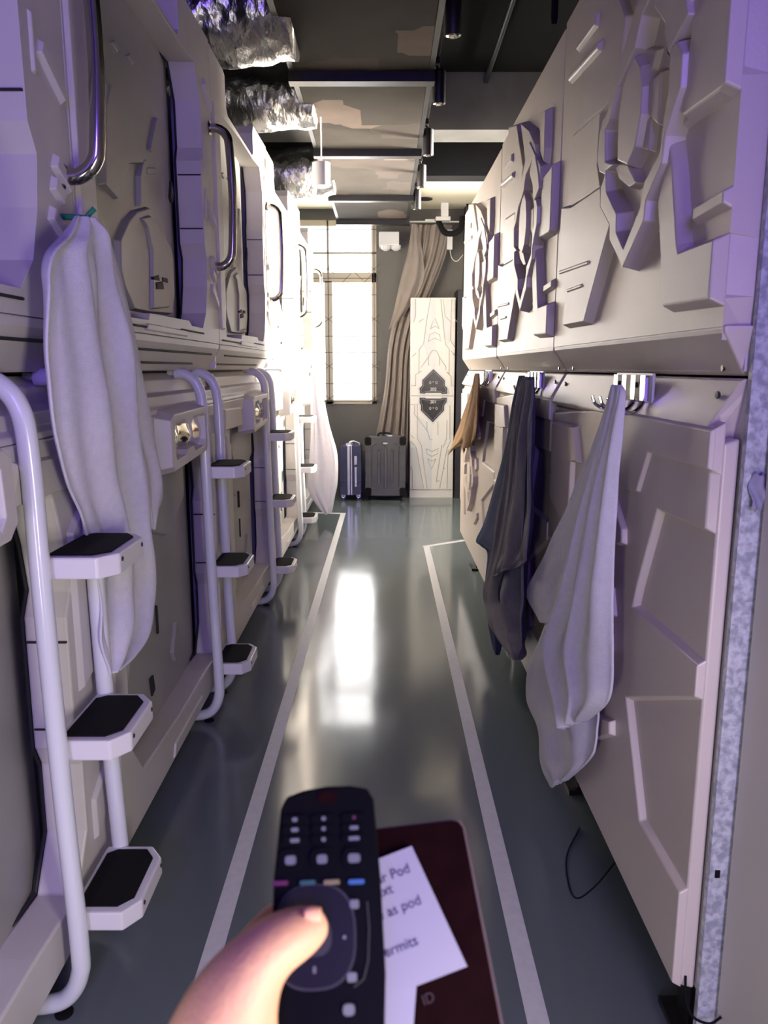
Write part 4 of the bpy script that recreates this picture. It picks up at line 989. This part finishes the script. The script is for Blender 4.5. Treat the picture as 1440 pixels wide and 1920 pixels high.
# dark red cover behind the remote
def slab(name, px, k0, k1, th, m_, parent=None, label=None, cat=None, bev=0, group=None, r_=None):
    """flat sheet whose corners lie on rays at camera depth k"""
    P = [dep(x, y, k) for (x, y), k in zip(px, k0)]
    n_ = (P[1]-P[0]).cross(P[2]-P[0]).normalized()
    if n_.dot(Vector((0, 0, H))-P[0]) < 0: n_ = -n_
    mb = MB(); mb.solid([[p-n_*th for p in P]], [P]); o = mb.build(name, m_, parent, bevel=bev, bseg=3, origin=None if parent else P[0])
    if label: tag(o, label, cat, group)
    return o, n_
KD = .50
plane_p = dep(700, 1560, .535); plane_q = dep(870, 1540, .535); plane_r = dep(940, 1990, .455)
pn = (plane_q-plane_p).cross(plane_r-plane_p).normalized()
if pn.dot(Vector((0, 0, H))-plane_p) < 0: pn = -pn
def onpl(x, y, lift=0):
    c = Vector((0, 0, H)); d = ray(x, y); q = plane_p+pn*lift; k = (q-c).dot(pn)/d.dot(pn); return c+d*k
def sheet(name, px, lift, th, m_, parent=None, bev=0, rnd=None):
    P = [onpl(x, y, lift) for x, y in px]
    mb = MB(); mb.solid([[p-pn*th for p in P]], [P]); return mb.build(name, m_, parent, bevel=bev, bseg=3, origin=None if parent else P[0])
cov = thing('booklet', onpl(800, 1700), 'dark maroon booklet with rounded corners held behind the remote', 'booklet')
sheet('cover', [(600,1575),(700,1556),(845,1539),(860,1541),(868,1552),(960,2030),(640,2060)], 0, .003, 'maroon', cov)
sheet('cover_edge', [(598,1573),(700,1554),(846,1536.5),(863,1539),(872,1551),(965,2030),(640,2062)], -.0022, .002, 'maroonedge', cov)
pa = sheet('paper_note', [(640,1637),(772,1586),(876,1812),(700,1880)], .0032, .0006, 'paper'); tag(pa, 'white printed paper note tucked between the remote and the maroon booklet', 'paper', 'paper slips behind the remote')
MB_e = sheet('paper_note', [(690,1880),(781,1846),(770,1990),(680,1990)], .0015, .0006, 'paper'); tag(MB_e, 'second white paper slip peeking out below the printed note', 'paper', 'paper slips behind the remote')
ux = (onpl(790, 1690)-onpl(710, 1722)).normalized(); uy = pn.cross(ux).normalized()
RM = Matrix((ux, uy, pn)).transposed()
for s_, x, y in (('your Pod', 725, 1644), ('next', 715, 1674), ('same as pod', 730, 1710), ('thank permits', 715, 1790)):
    text(s_, .0088, onpl(x, y, .0034), RM, 'ink', pa, 'printed_text', .0001)

text('ID', .008, onpl(803, 1873, .0006), RM, 'gold', cov, 'gold_print', .0001)
# the hand
def skin_mesh(name, chains, m_, parent=None, sub=2):
    """chains: list of lists of (point, radius); the first point of later chains may repeat an existing point"""
    me = bpy.data.meshes.new(name); verts = []; edges = []; rad = []; idx = {}
    for ch in chains:
        prev = None
        for p, r_ in ch:
            kk = (round(p.x, 5), round(p.y, 5), round(p.z, 5))
            if kk not in idx: idx[kk] = len(verts); verts.append(p); rad.append(r_)
            i = idx[kk]
            if prev is not None and prev != i: edges.append((prev, i))
            prev = i
    me.from_pydata([tuple(q) for q in verts], edges, []); o = bpy.data.objects.new(name, me); col.objects.link(o)
    sk = o.modifiers.new('skin', 'SKIN'); sk.use_smooth_shade = True
    for i, r_ in enumerate(rad):
        d = me.skin_vertices[0].data[i]; d.radius = (r_, r_) if not isinstance(r_, tuple) else r_; d.use_root = (i == 0)
    s_ = o.modifiers.new('sub', 'SUBSURF'); s_.levels = sub; s_.render_levels = sub
    o.data.materials.append(M[m_]); return o
wrist = dep(250, 2560, .37); palm = dep(400, 2260, .405); hub = dep(392, 2090, .40)
thumb = [(hub, .037), (dep(412, 1975, .398), .0335), (dep(436, 1880, .397), .0265), (dep(478, 1806, .400), .0185), (dep(520, 1768, .406), .0158), (dep(560, 1748, .413), .0145), (dep(594, 1730, .419), .0108), (dep(606, 1722, .422), .006)]
arm = [(hub, .037), (palm, .038), (wrist, .030)]
def finger(base, k0, pts, r0):
    return [(hub, .037), (dep(*base, k0), r0*1.35)]+[(dep(x, y, k), r_) for x, y, k, r_ in pts]
idxf = finger((420, 1950), .45, [(455, 1790, .475, .0115), (520, 1715, .50, .0100), (600, 1690, .505, .0092), (655, 1700, .50, .0078)], .0105)
midf = [(palm, .038), (dep(470, 2120, .455), .014), (dep(500, 1960, .49), .0108), (dep(570, 1830, .495), .0098), (dep(655, 1800, .49), .0078)]
ringf = [(palm, .038), (dep(480, 2240, .455), .0135), (dep(530, 2080, .475), .0105), (dep(600, 1960, .475), .0095), (dep(670, 1930, .47), .0076)]
litf = [(palm, .038), (dep(440, 2380, .43), .0125), (dep(520, 2260, .452), .0092), (dep(590, 2130, .455), .0084), (dep(650, 2080, .452), .0070)]
hand = skin_mesh('person', [arm, thumb, idxf, midf, ringf, litf], 'skin')
tag(hand, 'person’s left hand holding the remote from below, thumb pressing the round pad', 'person')
# thumb nail
c = dep(586, 1708, .4085); t_ = (dep(606, 1716, .41)-dep(560, 1716, .405)).normalized(); up_ = (Vector((0, 0, H))-c).normalized(); up_ = (up_+Vector((0, 0, .7))).normalized(); sd_ = t_.cross(up_).normalized()
nm = MB(); rows = []
for i in range(9):
    a = -1+2*i/8; row = []
    for k in range(9):
        b_ = -1+2*k/8; q_ = math.sqrt(max(0, 1-.35*a*a))
        row.append(c-up_*.0012+t_*(a*.0050)+sd_*(b_*.0044*q_)-up_*(.0030*b_*b_+.0008*a*a))
    rows.append(row)
nm.grid(rows); nl = nm.build('thumb_nail', 'nail', solidify=.0006, smooth=True); nl.parent = hand

# ---------------------------------------------------------------- lights
def area(name, loc_, rot, sx, sy, power, color, spread=180):
    l = bpy.data.lights.new(name, 'AREA'); l.shape = 'RECTANGLE'; l.size = sx; l.size_y = sy; l.energy = power; l.color = color; l.spread = math.radians(spread)
    o = bpy.data.objects.new(name, l); col.objects.link(o); o.location = loc_; o.rotation_euler = rot; return o
# daylight outside the two windows
area('daylight_back', (-.58, YB+.6, 2.0), (math.radians(90+8), 0, PI), 2.2, 2.6, 210, (1, .97, .94))
area('daylight_side', (2.9, 6.9, 2.0), (math.radians(92), 0, math.radians(106)), 2.0, 1.4, 850, (1, .89, .76), 44)
# violet LED strip light and warm white lamps in the room behind the camera
area('led_violet', (.15, -1.9, 2.2), (math.radians(84), 0, math.radians(3)), 1.0, 1.0, 58, (.26, .15, 1.0))
area('lamp_white', (.50, -.08, .85), (math.radians(78), 0, math.radians(42)), .2, .6, 8.5, (1, .92, .84), 130)
area('lamp_white', (-.46, -.25, .62), (math.radians(95), 0, math.radians(-38)), .2, .4, 6.5, (1, .93, .86))
area('lamp_warm', (.50, -.12, 1.15), (math.radians(86), 0, math.radians(50)), .16, .2, .3, (1, .70, .46))
w = bpy.data.worlds.new('World'); scene.world = w; w.use_nodes = True
bg = w.node_tree.nodes['Background']; bg.inputs[0].default_value = (.92, .95, 1, 1); bg.inputs[1].default_value = 3.0

# ---------------------------------------------------------------- camera
cd = bpy.data.cameras.new('Camera'); cam = bpy.data.objects.new('Camera', cd); col.objects.link(cam); scene.camera = cam
cam.location = (0, 0, H); cam.rotation_euler = (PI/2-TH, 0, 0)
cd.sensor_fit = 'VERTICAL'; cd.sensor_height = 36; cd.sensor_width = 27; cd.lens = 36*F_/1920
cd.clip_start = .02; cd.dof.use_dof = True; cd.dof.focus_distance = 2.6; cd.dof.aperture_fstop = cd.lens/2.9
scene.view_settings.view_transform = 'Standard'; scene.view_settings.look = 'None'; scene.view_settings.gamma = 1
scene.view_settings.exposure = 0.0
